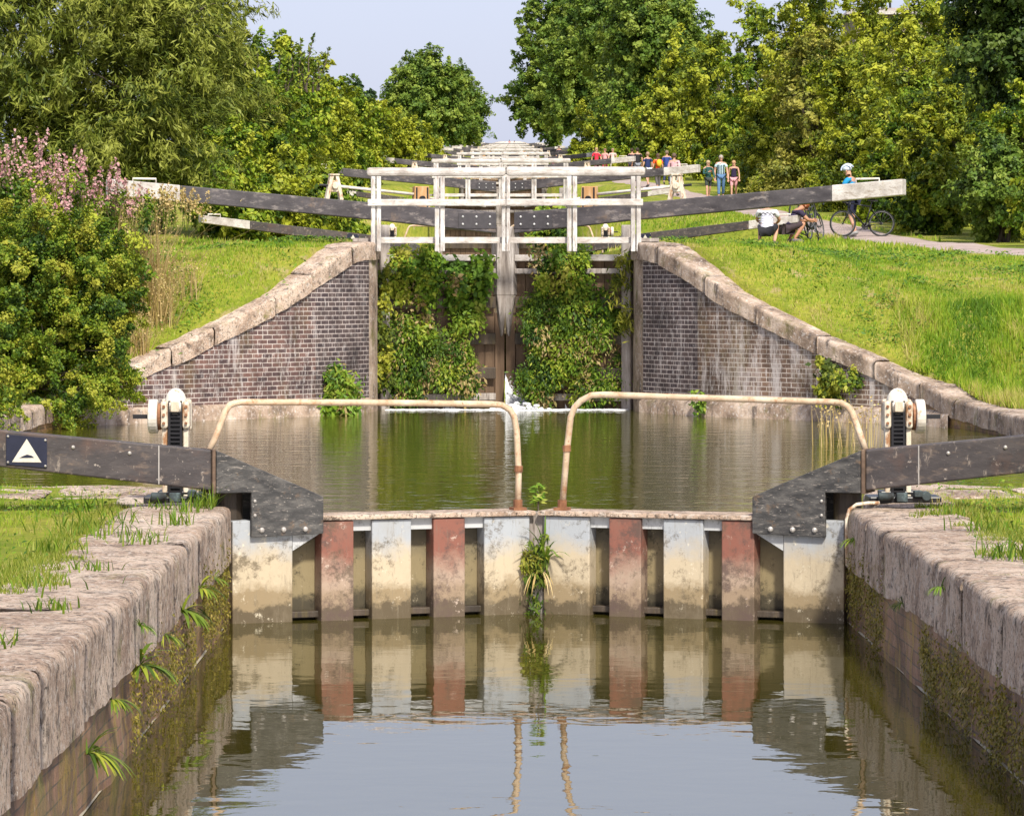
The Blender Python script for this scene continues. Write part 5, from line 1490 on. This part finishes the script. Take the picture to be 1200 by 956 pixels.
def person(label, loc, face, J, H=1.75, shirt=None, sleeves='short', legs=None, leg_len='long', hair=(.05, .03, .02), hairlen=0, skin=None, shoes=(.12, .11, .11), helmet=None, group=None, bag=None, female=False):
    skin = skin or SKIN
    k = H / 1.75
    names = list(J); idx = {n: i for i, n in enumerate(names)}
    V = [tuple(c * k for c in J[n]) for n in names]
    rad = dict(pel=(.15, .115), spine=(.14, .10), chest=(.165, .115), neck=.055, uc=(.12, .085), jaw=(.062, .072), head=(.078, .095), sh=.062, el=.042, wr=.028, hip=.088, kn=.058, an=.040, toe=.036)
    if female: rad.update(spine=(.115, .09), chest=(.14, .11), sh=.052, el=.036, pel=(.155, .12))
    Rr = []
    for n in names:
        r = rad[n] if n in rad else rad[n[:-1]]
        Rr.append(tuple(q * k for q in r) if hasattr(r, '__len__') else r * k)
    E = [('pel', 'spine'), ('spine', 'chest'), ('chest', 'uc'), ('uc', 'neck'), ('neck', 'jaw'), ('jaw', 'head')]
    for n in 'lr': E += [('uc', 'sh' + n), ('sh' + n, 'el' + n), ('el' + n, 'wr' + n), ('pel', 'hip' + n), ('hip' + n, 'kn' + n), ('kn' + n, 'an' + n), ('an' + n, 'toe' + n)]
    # palm ends
    for n in 'lr':
        d = (Vector(J['wr' + n]) - Vector(J['el' + n])).normalized()
        V.append(tuple((Vector(J['wr' + n]) + d * .08) * k)); Rr.append((.040 * k, .022 * k)); E.append(('wr' + n, 'palm' + n)); idx['palm' + n] = len(V) - 1
    sv, sf = skin_mesh(V, [(idx[a], idx[b]) for a, b in E], Rr, idx['pel'])
    mb = MB(); mb.add(sv, sf)
    hd = Vector(V[idx['head']]); jw = Vector(V[idx['jaw']])
    up = (hd - jw).normalized(); fw = Vector((0, 1, 0)); fw = (fw - up * fw.dot(up)).normalized(); rt = fw.cross(up)
    hc = hd - up * .02 * k
    # face: nose, brow, chin, ears
    mb.tube([hc + fw * .088 * k + up * .02 * k, hc + fw * .105 * k - up * .005 * k, hc + fw * .112 * k - up * .025 * k, hc + fw * .088 * k - up * .033 * k], [.008 * k, .012 * k, .015 * k, .008 * k], 6)
    mb.ball(jw + fw * .05 * k + up * -.005 * k, .032 * k, 8, 6)
    for s in (-1, 1): mb.ball(hc + rt * s * .082 * k - up * .01 * k, .024 * k, 8, 6, .5, .8, 1.25)
    for n, sg in (('l', -1), ('r', 1)): hand_mesh(mb, V[idx['wr' + n]], V[idx['el' + n]], sg)
    body = mb.build('person', skin, smooth=True, uvbox=False)
    body.location = loc; body.rotation_euler = (0, 0, face)
    tag(body, label, 'person', group)
    # eyes and mouth
    mb = MB()
    for s in (-1, 1): mb.ball(hc + fw * .086 * k + rt * s * .032 * k + up * .012 * k, .011 * k, 8, 5)
    mb.build('eyes', cmat('eye', (.05, .04, .035), .3), body, uvbox=False)
    mb = MB(); mb.tube([hc + fw * .083 * k + rt * -.022 * k - up * .058 * k, hc + fw * .092 * k - up * .060 * k, hc + fw * .083 * k + rt * .022 * k - up * .058 * k], .006 * k, 6); mb.build('mouth', cmat('lips', (.40, .15, .12), .5), body, uvbox=False)
    def cloth(name, chain, extra, col, base='pel'):
        nm = []; vv = []; rr = []; ee = []
        for (n, p, r) in chain: nm.append(n); vv.append(tuple(c * k for c in p)); rr.append(tuple(q * k for q in r) if hasattr(r, '__len__') else r * k)
        ix = {n: i for i, n in enumerate(nm)}
        a, b = skin_mesh(vv, [(ix[x], ix[y]) for x, y in extra], rr, 0)
        m_ = MB(); m_.add(a, b)
        c_ = col if isinstance(col, bpy.types.Material) else cmat('cloth_%02d_%02d_%02d' % tuple(int(q * 99) for q in col), col)
        return m_.build(name, c_, body, smooth=True, uvbox=False)
    g = 1.13
    def rs(n, f=g):
        r = rad[n] if n in rad else rad[n[:-1]]
        return tuple(q * f for q in r) if hasattr(r, '__len__') else r * f
    if shirt is not None:
        low = lerp(J['pel'], J['spine'], -.15)
        ch = [('spine', J['spine'], rs('spine', 1.16)), ('pel', low, rs('pel', 1.08)), ('chest', J['chest'], rs('chest', 1.10)), ('uc', J['uc'], (.150, .115)), ('nk', lerp(J['uc'], J['neck'], .45), (.085, .08))]
        ex = [('spine', 'pel'), ('spine', 'chest'), ('chest', 'uc'), ('uc', 'nk')]
        if sleeves != 'none':
            for n in 'lr':
                ch.append(('sh' + n, J['sh' + n], rs('sh', 1.28))); ex.append(('uc', 'sh' + n))
                if sleeves == 'long':
                    ch += [('el' + n, J['el' + n], .056), ('wr' + n, lerp(J['el' + n], J['wr' + n], .92), .042)]; ex += [('sh' + n, 'el' + n), ('el' + n, 'wr' + n)]
                else:
                    ch.append(('el' + n, lerp(J['sh' + n], J['el' + n], .62), .066)); ex.append(('sh' + n, 'el' + n))
        else:
            for n in 'lr': ch.append(('sh' + n, lerp(J['uc'], J['sh' + n], .5), .062)); ex.append(('uc', 'sh' + n))
        so = cloth('shirt', ch, ex, shirt)
    if legs is not None:
        ch = [('pel', lerp(J['pel'], J['spine'], .12), rs('pel', 1.10))]; ex = []
        for n in 'lr':
            ch.append(('hip' + n, J['hip' + n], rs('hip', 1.17))); ex.append(('pel', 'hip' + n))
            if leg_len == 'long':
                ch += [('kn' + n, J['kn' + n], .074), ('an' + n, lerp(J['kn' + n], J['an' + n], .93), .062)]; ex += [('hip' + n, 'kn' + n), ('kn' + n, 'an' + n)]
            else:
                f = .55 if leg_len == 'short' else .92
                ch.append(('kn' + n, lerp(J['hip' + n], J['kn' + n], f), .086 if f < .9 else .074)); ex.append(('hip' + n, 'kn' + n))
        cloth('trousers' if leg_len == 'long' else 'shorts', ch, ex, legs)
    for n in 'lr':
        m_ = MB(); a = Vector(J['an' + n]) * k; b = Vector(J['toe' + n]) * k
        m_.tube([a + Vector((0, -.06, -.045)) * k, a + Vector((0, -.01, -.035)) * k, (a + b) / 2 + Vector((0, .01, -.012)) * k, b + Vector((0, .02, .0)) * k, b + Vector((0, .06, -.005)) * k], [.032 * k, .050 * k, .048 * k, .042 * k, .022 * k], 10)
        m_.build('shoe', cmat('shoe_%02d' % int(shoes[0] * 99), shoes), body, smooth=True, uvbox=False)
    if helmet is None and hair is not None:
        m_ = MB(); m_.ball(hc + up * .028 * k - fw * .018 * k, .108 * k, 14, 9, .90, 1.0, .98)
        if hairlen: m_.ball(hc - fw * .06 * k - up * (.06 + hairlen * .3) * k, .085 * k, 10, 8, 1.0, .6, 1.3 + hairlen)
        m_.build('hair', cmat('hair_%02d_%02d' % (int(hair[0] * 99), int(hair[1] * 99)), hair), body, smooth=True, uvbox=False)
    if helmet:
        m_ = MB()
        for i, (w, zz) in enumerate(((-.070, .02), (-.035, .045), (0, .052), (.035, .045), (.070, .02))):
            pts = [hc + rt * w * k + fw * (.135 * math.cos(a)) * k + up * (.02 + zz + .085 * math.sin(a)) * k for a in np.linspace(.0, PI, 9)]
            m_.tube(pts, .021 * k, 7)
        m_.ball(hc + up * .055 * k - fw * .0, .105 * k, 14, 8, .95, 1.18, .72)
        hl = m_.build('helmet', cmat('white_helmet', (.60, .68, .84), .4), body, smooth=True, uvbox=False)
        m_ = MB()
        for w in (-.045, .0, .045): m_.ball(hc + rt * w * k + fw * .07 * k + up * .115 * k, .03 * k, 8, 5, .4, 1.6, .5)
        m_.build('vent', cmat('dark_vent', (.03, .03, .04), .5), hl, uvbox=False)
    if bag:
        m_ = MB(); c = Vector(J['chest']) * k
        m_.ball(c + Vector((0, -.17, -.04)) * k, .16 * k, 12, 8, .9, .6, 1.15)
        m_.build('backpack', cmat('bag_%02d_%02d' % (int(bag[0] * 99), int(bag[1] * 99)), bag), body, smooth=True, uvbox=False)
    return body

def at(px, Y): return (px - 566) * Y / 4150 - .388
def onpath(px, Y, dz=.05): x = at(px, Y); return (x, Y, float(G(x, Y)) + dz)

# ------------------------------------------------------------------ bicycles
def bicycle(label, Mx, group='bicycles on the towpath', cat='bicycle', black=(.015, .015, .017)):
    t = bpy.data.objects.new('bicycle', None); COL.objects.link(t); t.matrix_world = Mx; tag(t, label, cat, group)
    fr = cmat('black_bike_paint', black, .3); ty = cmat('tyre_rubber', (.02, .02, .02), .8); al = cmat('bike_alloy', (.10, .10, .105), .35)
    # x forward, z up ; wheels r .34, wheelbase 1.0 ; bottom bracket (.42,.0,.27)
    Rw = (0, 0, .34); Fw = (1.0, 0, .34); BB = (.42, 0, .27); ST = (.27, 0, .82); HT = (.80, 0, .90); HB = (.835, 0, .72)
    for nm, c in (('rear', Rw), ('front', Fw)):
        m = MB(); n = 40
        pts = [(c[0] + .325 * math.cos(a), 0, c[2] + .325 * math.sin(a)) for a in np.linspace(0, 2 * PI, n + 1)]
        m.tube(pts, .017, 8, cap=False); w = m.build('wheel', ty, t, smooth=True, uvbox=False)
        m = MB(); pts = [(c[0] + .300 * math.cos(a), 0, c[2] + .300 * math.sin(a)) for a in np.linspace(0, 2 * PI, n + 1)]
        m.tube(pts, .013, 6, cap=False); m.cyl((c[0], -.04, c[2]), (c[0], .04, c[2]), .025, 10)
        for i in range(16):
            a = 2 * PI * i / 16; m.cyl((c[0] + .025 * math.cos(a), (-1) ** i * .03, c[2] + .025 * math.sin(a)), (c[0] + .295 * math.cos(a + .2), 0, c[2] + .295 * math.sin(a + .2)), .0025, 4)
        m.build('rim', al, w, smooth=True, uvbox=False)
    m = MB()
    m.cyl(BB, ST, .018, 10); m.cyl(BB, HB, .021, 10); m.cyl((.285, 0, .77), (HT[0], 0, .86), .017, 10); m.cyl(HT, HB, .022, 10)
    for s in (-1, 1):
        m.cyl((BB[0], s * .03, BB[2]), (Rw[0], s * .055, Rw[2]), .011, 8); m.cyl((.285, s * .02, .76), (Rw[0], s * .055, Rw[2]), .009, 8)
    m.build('frame', fr, t, smooth=True, uvbox=False)
    m = MB()
    for s in (-1, 1): m.tube([(HB[0], s * .03, HB[2]), (.90, s * .05, .55), (Fw[0], s * .055, Fw[2])], [.015, .013, .010], 8)
    m.build('fork', fr, t, smooth=True, uvbox=False)
    m = MB()
    m.cyl(HT, (.78, 0, .96), .016, 8); m.cyl((.78, 0, .96), (.87, 0, .98), .015, 8); m.cyl((.87, -.20, .98), (.87, .20, .98), .014, 8)
    for s in (-1, 1): m.tube([(.87, s * .20, .98), (.95, s * .205, .985), (.985, s * .21, .95), (.97, s * .21, .89), (.90, s * .215, .865), (.84, s * .22, .86)], .015, 8)
    for s in (-1, 1): m.tube([(.955, s * .205, .99), (1.0, s * .205, 1.0), (1.01, s * .21, .93), (.99, s * .21, .87)], [.016, .014, .009, .007], 8)
    m.build('handlebar', fr, t, smooth=True, uvbox=False)
    m = MB(); m.cyl(ST, (.245, 0, .91), .014, 8); m.hexa([(.10, -.07, .905), (.26, -.03, .905), (.26, .03, .905), (.10, .07, .905), (.10, -.065, .945), (.385, -.015, .935), (.385, .015, .935), (.10, .065, .945)]); m.build('saddle', ty, t, uvbox=False)
    m = MB(); m.cyl((BB[0], -.055, BB[2]), (BB[0], -.06, BB[2]), .095, 24); m.cyl((BB[0], -.07, BB[2]), (.55, -.085, .17), .012, 8); m.cyl((BB[0], .06, BB[2]), (.29, .085, .37), .012, 8)
    m.box(.50, .60, -.16, -.09, .155, .175); m.box(.24, .34, .09, .16, .36, .38); m.cyl((0, -.05, .34), (0, -.055, .34), .04, 16)
    m.tube([(0, -.053, .375), (BB[0], -.058, .36)], .006, 5); m.tube([(0, -.053, .31), (BB[0], -.058, .18)], .006, 5)
    m.build('crank', al, t, smooth=False, uvbox=False)
    return t

# the cyclist in blue behind a road bike (bike faces left in the picture)
bx, byy = at(1044, 91.2), 91.2
bz = float(G(at(1010, 91.2), 91.2)) + .06
Mx = Matrix.Translation((at(1034.0, 91.2) - .02, byy, bz)) @ Matrix.Rotation(PI, 4, 'Z') @ Matrix.Scale(1.0, 4)
bicycle('black road bicycle held upright in side view by the cyclist in blue', Mx)
J = stand_pose(step=.05, hands={'wrl': (-.30, .46, 1.0), 'ell': (-.27, .22, 1.14), 'wrr': (.46, .30, .98), 'elr': (.33, .10, 1.13)}, bend=.12, head=(-.01, .05))
cx = at(1000, 91.75)
person('cyclist in bright blue top and white helmet standing behind a black road bicycle', (cx, 91.85, float(G(cx, 91.85)) + .05), R(60), J, 1.84, shirt=(.02, .26, .52), sleeves='short', legs=(.02, .022, .05), leg_len='knee', helmet=True, skin=SKIN, shoes=(.3, .3, .3))
# crouching helpers by an upturned bicycle
cx = at(898, 82.6)
b = person('person crouching with back turned, in a white top with a black checked band', (cx, 82.6, float(G(cx, 82.6)) + .04), R(-12), squat_pose(.38, (.42, .5)), 1.78, shirt=(.70, .70, .76), sleeves='short', legs=(.02, .02, .025), leg_len='knee', hair=(.06, .035, .02), skin=SKIN)
# checked band across the shoulders and fine stripes
sqm = squat_pose(.38)
m = MB(); mk = MB()
import itertools
Ch = Vector(sqm['chest']) * (1.78 / 1.75)
def back_pt(u, f, out):
    # point on the back of the shirt; u angle round the torso, f height along the spine
    a = Vector(sqm['pel']); c = Vector(sqm['neck'])
    p = a.lerp(c, f) * (1.78 / 1.75)
    wx = (.155 + .03 * math.sin(PI * min(1, f))) ; wy = .118
    return p + Vector((math.sin(u) * wx * out, -math.cos(u) * wy * out * math.cos(.38), -math.cos(u) * wy * out * -math.sin(.38) * 1.0))
for i in range(10):
    for j in range(2):
        if (i + j) % 2: continue
        u0, u1 = -1.15 + i * .23, -1.15 + (i + 1) * .23
        f0, f1 = .62 + j * .055, .62 + (j + 1) * .055
        m.add([back_pt(u0, f0, 1.22), back_pt(u1, f0, 1.22), back_pt(u1, f1, 1.22), back_pt(u0, f1, 1.22)], [(0, 1, 2, 3)])
for f0 in (.18, .30, .42, .54):
    for i in range(9): mk.add([back_pt(-1.1 + i * .24, f0, 1.22), back_pt(-1.1 + (i + 1) * .24, f0, 1.22), back_pt(-1.1 + (i + 1) * .24, f0 + .022, 1.22), back_pt(-1.1 + i * .24, f0 + .022, 1.22)], [(0, 1, 2, 3)])
sh = [c for c in b.children if c.name.startswith('shirt')][0]
m.build('checked_band', cmat('band_black', (.02, .02, .03)), sh, uvbox=False); mk.build('stripe', cmat('stripe_grey', (.30, .30, .42)), sh, uvbox=False)
cx = at(921, 84.2)
person('person in a dark top with bare tanned arms bending over the upturned bicycle', (cx, 84.2, float(G(cx, 84.2)) + .04), R(-75), squat_pose(.62, (.50, .52)), 1.80, shirt=(.03, .022, .05), sleeves='short', legs=(.05, .035, .04), leg_len='knee', hair=(.22, .06, .02), skin=SKIN2)
cx = at(945, 85.6)
Mx = Matrix.Translation((at(934, 85.4), 85.2, float(G(cx, 85.4)) + 1.03)) @ Matrix.Rotation(R(62), 4, 'Z') @ Matrix.Rotation(PI, 4, 'X') @ Matrix.Translation((-.2, 0, 0))
bicycle('bicycle turned upside down on saddle and bars, wheels in the air, by the crouching pair', Mx)
cx = at(955, 87.5)
Mx = Matrix.Translation((at(950, 87), 87.2, float(G(cx, 87)) + .05)) @ Matrix.Rotation(R(68), 4, 'Z') @ Matrix.Rotation(R(-9), 4, 'X')
bicycle('bicycle leaning end-on behind the upturned one, seen almost from the front', Mx)

# walkers on the towpath: face 0 = uphill (away), PI = towards the camera
WK = 'walkers on the towpath'
P0 = lambda **k: stand_pose(**k)
person('walker in dark green top and shorts, left of the three coming down the towpath', onpath(830, 150), PI + .2, P0(step=.5, arm=.5, hands={'wrr': (.02, .24, 1.22), 'elr': (.24, .06, 1.12)}), 1.60, shirt=(.03, .09, .08), sleeves='long', legs=(.04, .05, .045), leg_len='knee', hair=(.40, .30, .18), hairlen=.2, group=WK, female=True)
w = person('walker in pale striped shirt and blue jeans, middle of the three, blue bag behind', onpath(845, 150.6), PI, P0(step=.45, arm=.3), 1.82, shirt=(.50, .66, .70), sleeves='short', legs=(.10, .19, .34), leg_len='long', hair=(.35, .30, .26), group=WK, bag=(.03, .14, .45))
shx = [c for c in w.children if c.name.startswith('shirt')][0]
m = MB()
for x in (-.09, .0, .09): m.box(x * 1.04 - .02, x * 1.04 + .02, .112, .145, 1.02, 1.40)
m.build('stripe', cmat('stripe_dark', (.05, .09, .12)), shx, uvbox=False)
person('walker in black vest top and pink shorts, right of the three on the towpath', onpath(860, 149), PI - .1, P0(step=.4, arm=.4), 1.58, shirt=(.025, .018, .05), sleeves='none', legs=(.62, .30, .32), leg_len='knee', hair=(.45, .27, .14), hairlen=.25, group=WK, female=True)
person('walker in pink shirt and pale trousers going uphill, above the white beam tip', onpath(790, 155), -.25, P0(step=.45, arm=.4), 1.84, shirt=(.62, .36, .40), sleeves='long', legs=(.60, .58, .56), leg_len='long', hair=(.12, .08, .06), group=WK)
w = person('walker in orange-red top with a yellow bag, going uphill beside others', onpath(771, 166), .35, P0(step=.3), 1.66, shirt=(.75, .10, .02), sleeves='short', legs=(.10, .09, .09), leg_len='long', hair=(.10, .06, .04), hairlen=.2, group=WK, female=True, bag=(.75, .45, .03))
person('walker in royal blue jacket between the orange top and the pink shirt', onpath(781.5, 178), -.3, P0(step=.35), 1.70, shirt=(.03, .06, .24), sleeves='long', legs=(.03, .04, .09), leg_len='long', hair=(.20, .14, .10), group=WK)
person('walker in navy top and white shorts, left of the orange top', onpath(759, 172), .5, P0(step=.4), 1.70, shirt=(.02, .03, .10), sleeves='short', legs=(.66, .64, .62), leg_len='short', hair=(.30, .2, .13), group=WK)
person('walker in black top and grey trousers, at the left end of the nearer uphill group', onpath(747, 186), .2, P0(step=.4), 1.76, shirt=(.02, .02, .025), sleeves='short', legs=(.20, .21, .24), leg_len='long', hair=(.04, .03, .02), group=WK)
person('walker all in dark clothes, just left of the black and grey one', onpath(740.5, 195), -.4, P0(step=.4), 1.70, shirt=(.03, .03, .05), sleeves='long', legs=(.03, .03, .04), leg_len='long', hair=(.05, .03, .02), group=WK)
person('walker in bright red top, above the white beam tip of the third footbridge', onpath(699, 200), PI + .4, P0(step=.6, arm=.6), 1.74, shirt=(.70, .03, .06), sleeves='short', legs=(.15, .06, .07), leg_len='long', hair=(.35, .22, .12), hairlen=.2, group=WK, female=True)
w = person('walker in red and white top, next to the bright red one', onpath(709, 211), PI - .5, P0(step=.2), 1.64, shirt=(.72, .34, .34), sleeves='short', legs=(.35, .07, .08), leg_len='long', hair=(.2, .1, .06), group=WK)
person('walker in pale pink top at the right of the red pair', onpath(718, 218), PI + .2, P0(step=.3), 1.66, shirt=(.66, .45, .42), sleeves='short', legs=(.5, .42, .40), leg_len='long', hair=(.3, .2, .12), group=WK, female=True)
person('walker in light blue top, alone left of the red pair', onpath(668, 235), .0, P0(step=.3), 1.70, shirt=(.36, .44, .62), sleeves='short', legs=(.08, .08, .12), leg_len='long', hair=(.4, .38, .36), group=WK)
for i, (px, Y, c, lab) in enumerate(((655, 330, (.06, .05, .07), 'far dark-clad walker, rightmost of the small crowd by the tall trees'), (648, 335, (.25, .08, .09), 'far walker in dull red, second from the right in the small crowd'),
        (641, 345, (.05, .05, .09), 'far walker in navy in the middle of the small crowd'), (634, 350, (.10, .07, .06), 'far walker in brown at the left of the small crowd'))):
    person(lab, onpath(px, Y), 0 if i % 2 else PI, P0(step=.4), 1.72, shirt=c, sleeves='long', legs=(.06, .06, .08), leg_len='long', group='far crowd on the towpath')
for i, (px, Y, c, lab) in enumerate(((597, 600, (.75, .08, .14), 'tiny far walker in red at the very top of the flight'), (603, 604, (.72, .25, .28), 'tiny far walker in pink at the very top of the flight'))):
    x = at(px, Y); person(lab, (x, Y, float(T(Y)) + .02), PI, P0(step=.3), 1.72, shirt=c, sleeves='long', legs=c, leg_len='long', group='walkers at the top of the flight')

# ------------------------------------------------------------------ house roof on the skyline
hx, hy = 21.5, 176
hz = float(G(hx, hy)) - .5
h = thing('house', 'house with pale roof edge showing above the yellow bushes at the top right', 'house', (hx, hy, hz))
top = 1.69 + 327 * hy / 4150 - hz
wl = mat_layers('rendered_house_wall', (2, None, [(.3, (.24, .19, .15)), (.7, (.34, .28, .23))]), [], rough=.9)
rf = mat_layers('grey_roof_tiles', (3, (1, 4, 4), [(.3, (.20, .17, .16)), (.7, (.32, .28, .26))]), [], rough=.85)
m = MB(); m.box(-3.4, 3.4, 0, 6, 0, top - .35); m.build('wall', wl, h)
m = MB(); m.hexa([(-3.8, -.4, top - .35), (3.8, -.4, top - .35), (3.8, 6.4, top - .35), (-3.8, 6.4, top - .35), (-3.6, -.2, top - .08), (3.6, -.2, top - .08), (3.6, 6.2, top - .08), (-3.6, 6.2, top - .08)])
ro = m.build('roof', rf, h)
m = MB(); m.box(-3.86, 3.86, -.46, -.402, top - .42, top - .24); m.build('fascia', M['white_timber'], ro)
m = MB(); m.cyl((-1.6, .5, top - .1), (-1.6, .5, top + 1.2), .06, 10); m.build('flue', M['black_iron'], ro)
for x in (-2.1, 1.6):
    m = MB(); m.box(x - .6, x + .6, -.06, -.004, 2.2, 3.5); fw_ = m.build('window', M['white_timber'], h)
    m = MB(); m.box(x - .5, x - .02, -.075, -.062, 2.3, 3.4); m.box(x + .02, x + .5, -.075, -.062, 2.3, 3.4); m.build('pane', plain('dark_glass_%d' % int(x * 10), (.03, .035, .04), .1, .6), fw_)

# ------------------------------------------------------------------ leaking water at the foot of the tall gates
m = MB()
rr = random.Random(4)
def spray(m, x0, x1, y, z1, n, r):
    for i in range(n):
        x = rr.uniform(x0, x1); t = rr.uniform(.4, 1.0)
        m.tube([(x, y - .02, WATER1 + .36 * t), (x + rr.uniform(-.01, .01), y - .06, WATER1 + .18 * t), (x + rr.uniform(-.015, .015), y - .09, WATER1 - .01)], [r * .5, r, r * .8], 5)
for xa, xb, yy, n in ((-2.0, -.9, 61.72, 60), (1.05, 2.05, 61.72, 46)):
    m = MB(); spray(m, xa, xb, yy - .05, .3, n * 2, .010)
    tag(m.build('leak_water', M['foam'], uvbox=False), 'thin white trickles leaking under the %s tall gate leaf' % ('left' if xa < 0 else 'right'), 'water leak')
m = MB()
for i in range(230):
    a = rr.random() ** 1.3; sx = rr.gauss(0, .5)
    x0 = .075
    pts = []
    for q in range(7):
        f = q / 6; 
        pts.append((x0 - .06 + (a * .46) * f + rr.gauss(0, .008), 62.05 - .5 * f - rr.random() * .02, WATER1 + .56 * (1 - f ** 1.6) * (.5 + .55 * (1 - a) ** 1.5) + (.02 * rr.random())))
    m.tube(pts, [.002, .004, .005, .006, .006, .006, .005], 5)
for i in range(520):
    f = rr.random() ** .7; x = .05 + rr.random() * .45 * f; m.ball((x + rr.gauss(0, .03), 61.95 - .5 * f + rr.gauss(0, .03), WATER1 + .56 * (1 - f ** 1.5) * rr.random()), rr.uniform(.003, .010), 6, 4)
tag(m.build('water_jet', M['foam'], uvbox=False), 'white jet of water spurting from the mitre of the tall gates', 'water jet')
m = MB()
for i in range(330):
    x = rr.uniform(-2.0, 2.05); y = 61.1 + rr.gauss(-.2, .12) - (abs(x - .3) < .5) * .15
    m.ball((x, y, WATER1), rr.uniform(.02, .06), 7, 4, rr.uniform(1, 2.6), 1, .3)
for i in range(170):
    x = .3 + rr.gauss(0, .22); m.ball((x, 61.2 + rr.gauss(0, .15), WATER1 + abs(rr.gauss(0, .05)) * max(0, 1 - abs(x - .3) * 2)), rr.uniform(.015, .05), 7, 4, 1.3, 1, .6)
tag(m.build('foam', M['foam'], uvbox=False), 'white foam on the water at the foot of the tall gates', 'foam', kind='stuff')

# ------------------------------------------------------------------ camera, sun, sky
cam = bpy.data.cameras.new('camera'); co = bpy.data.objects.new('camera', cam); COL.objects.link(co)
co.location = (-.388, 0, 1.69); co.rotation_euler = (PI / 2, 0, 0)
cam.sensor_width = 36; cam.lens = 36 * 4150 / 1200
cam.shift_x = (600 - 566) / 1200; cam.shift_y = -(478 - 335) / 1200
cam.clip_start = .5; cam.clip_end = 6000
sc.camera = co

SD = Vector((.20, -.70, .74)).normalized()
sun = bpy.data.lights.new('sun', 'SUN'); sun.energy = 4.3; sun.angle = R(5); sun.color = (1, .95, .84)
so = bpy.data.objects.new('sun', sun); COL.objects.link(so); so.rotation_euler = SD.to_track_quat('Z', 'Y').to_euler(); so.location = (10, -10, 30)
w = bpy.data.worlds.new('World'); sc.world = w; w.use_nodes = True
nt = w.node_tree; bg = nt.nodes['Background']
sky = nt.nodes.new('ShaderNodeTexSky'); sky.sky_type = 'NISHITA'; sky.sun_disc = False
sky.sun_elevation = math.asin(SD.z); sky.sun_rotation = math.atan2(SD.x, SD.y)
sky.air_density = 1.0; sky.dust_density = 4.0; sky.ozone_density = 1.5
# thin high haze over the blue: blend the sky towards a pale lavender white
mx = nt.nodes.new('ShaderNodeMix'); mx.data_type = 'RGBA'; mx.inputs[0].default_value = .6
nt.links.new(sky.outputs[0], mx.inputs[6]); mx.inputs[7].default_value = (5.7, 6.0, 7.7, 1)
nt.links.new(mx.outputs[2], bg.inputs['Color']); bg.inputs['Strength'].default_value = .108
sc.view_settings.view_transform = 'Standard'; sc.view_settings.look = 'None'; sc.view_settings.gamma = 1; sc.view_settings.use_curve_mapping = False
sc.view_settings.exposure = .58
sc.cycles.use_denoising = True
sc.cycles.max_bounces = 8; sc.cycles.diffuse_bounces = 3; sc.cycles.glossy_bounces = 3; sc.cycles.transmission_bounces = 3
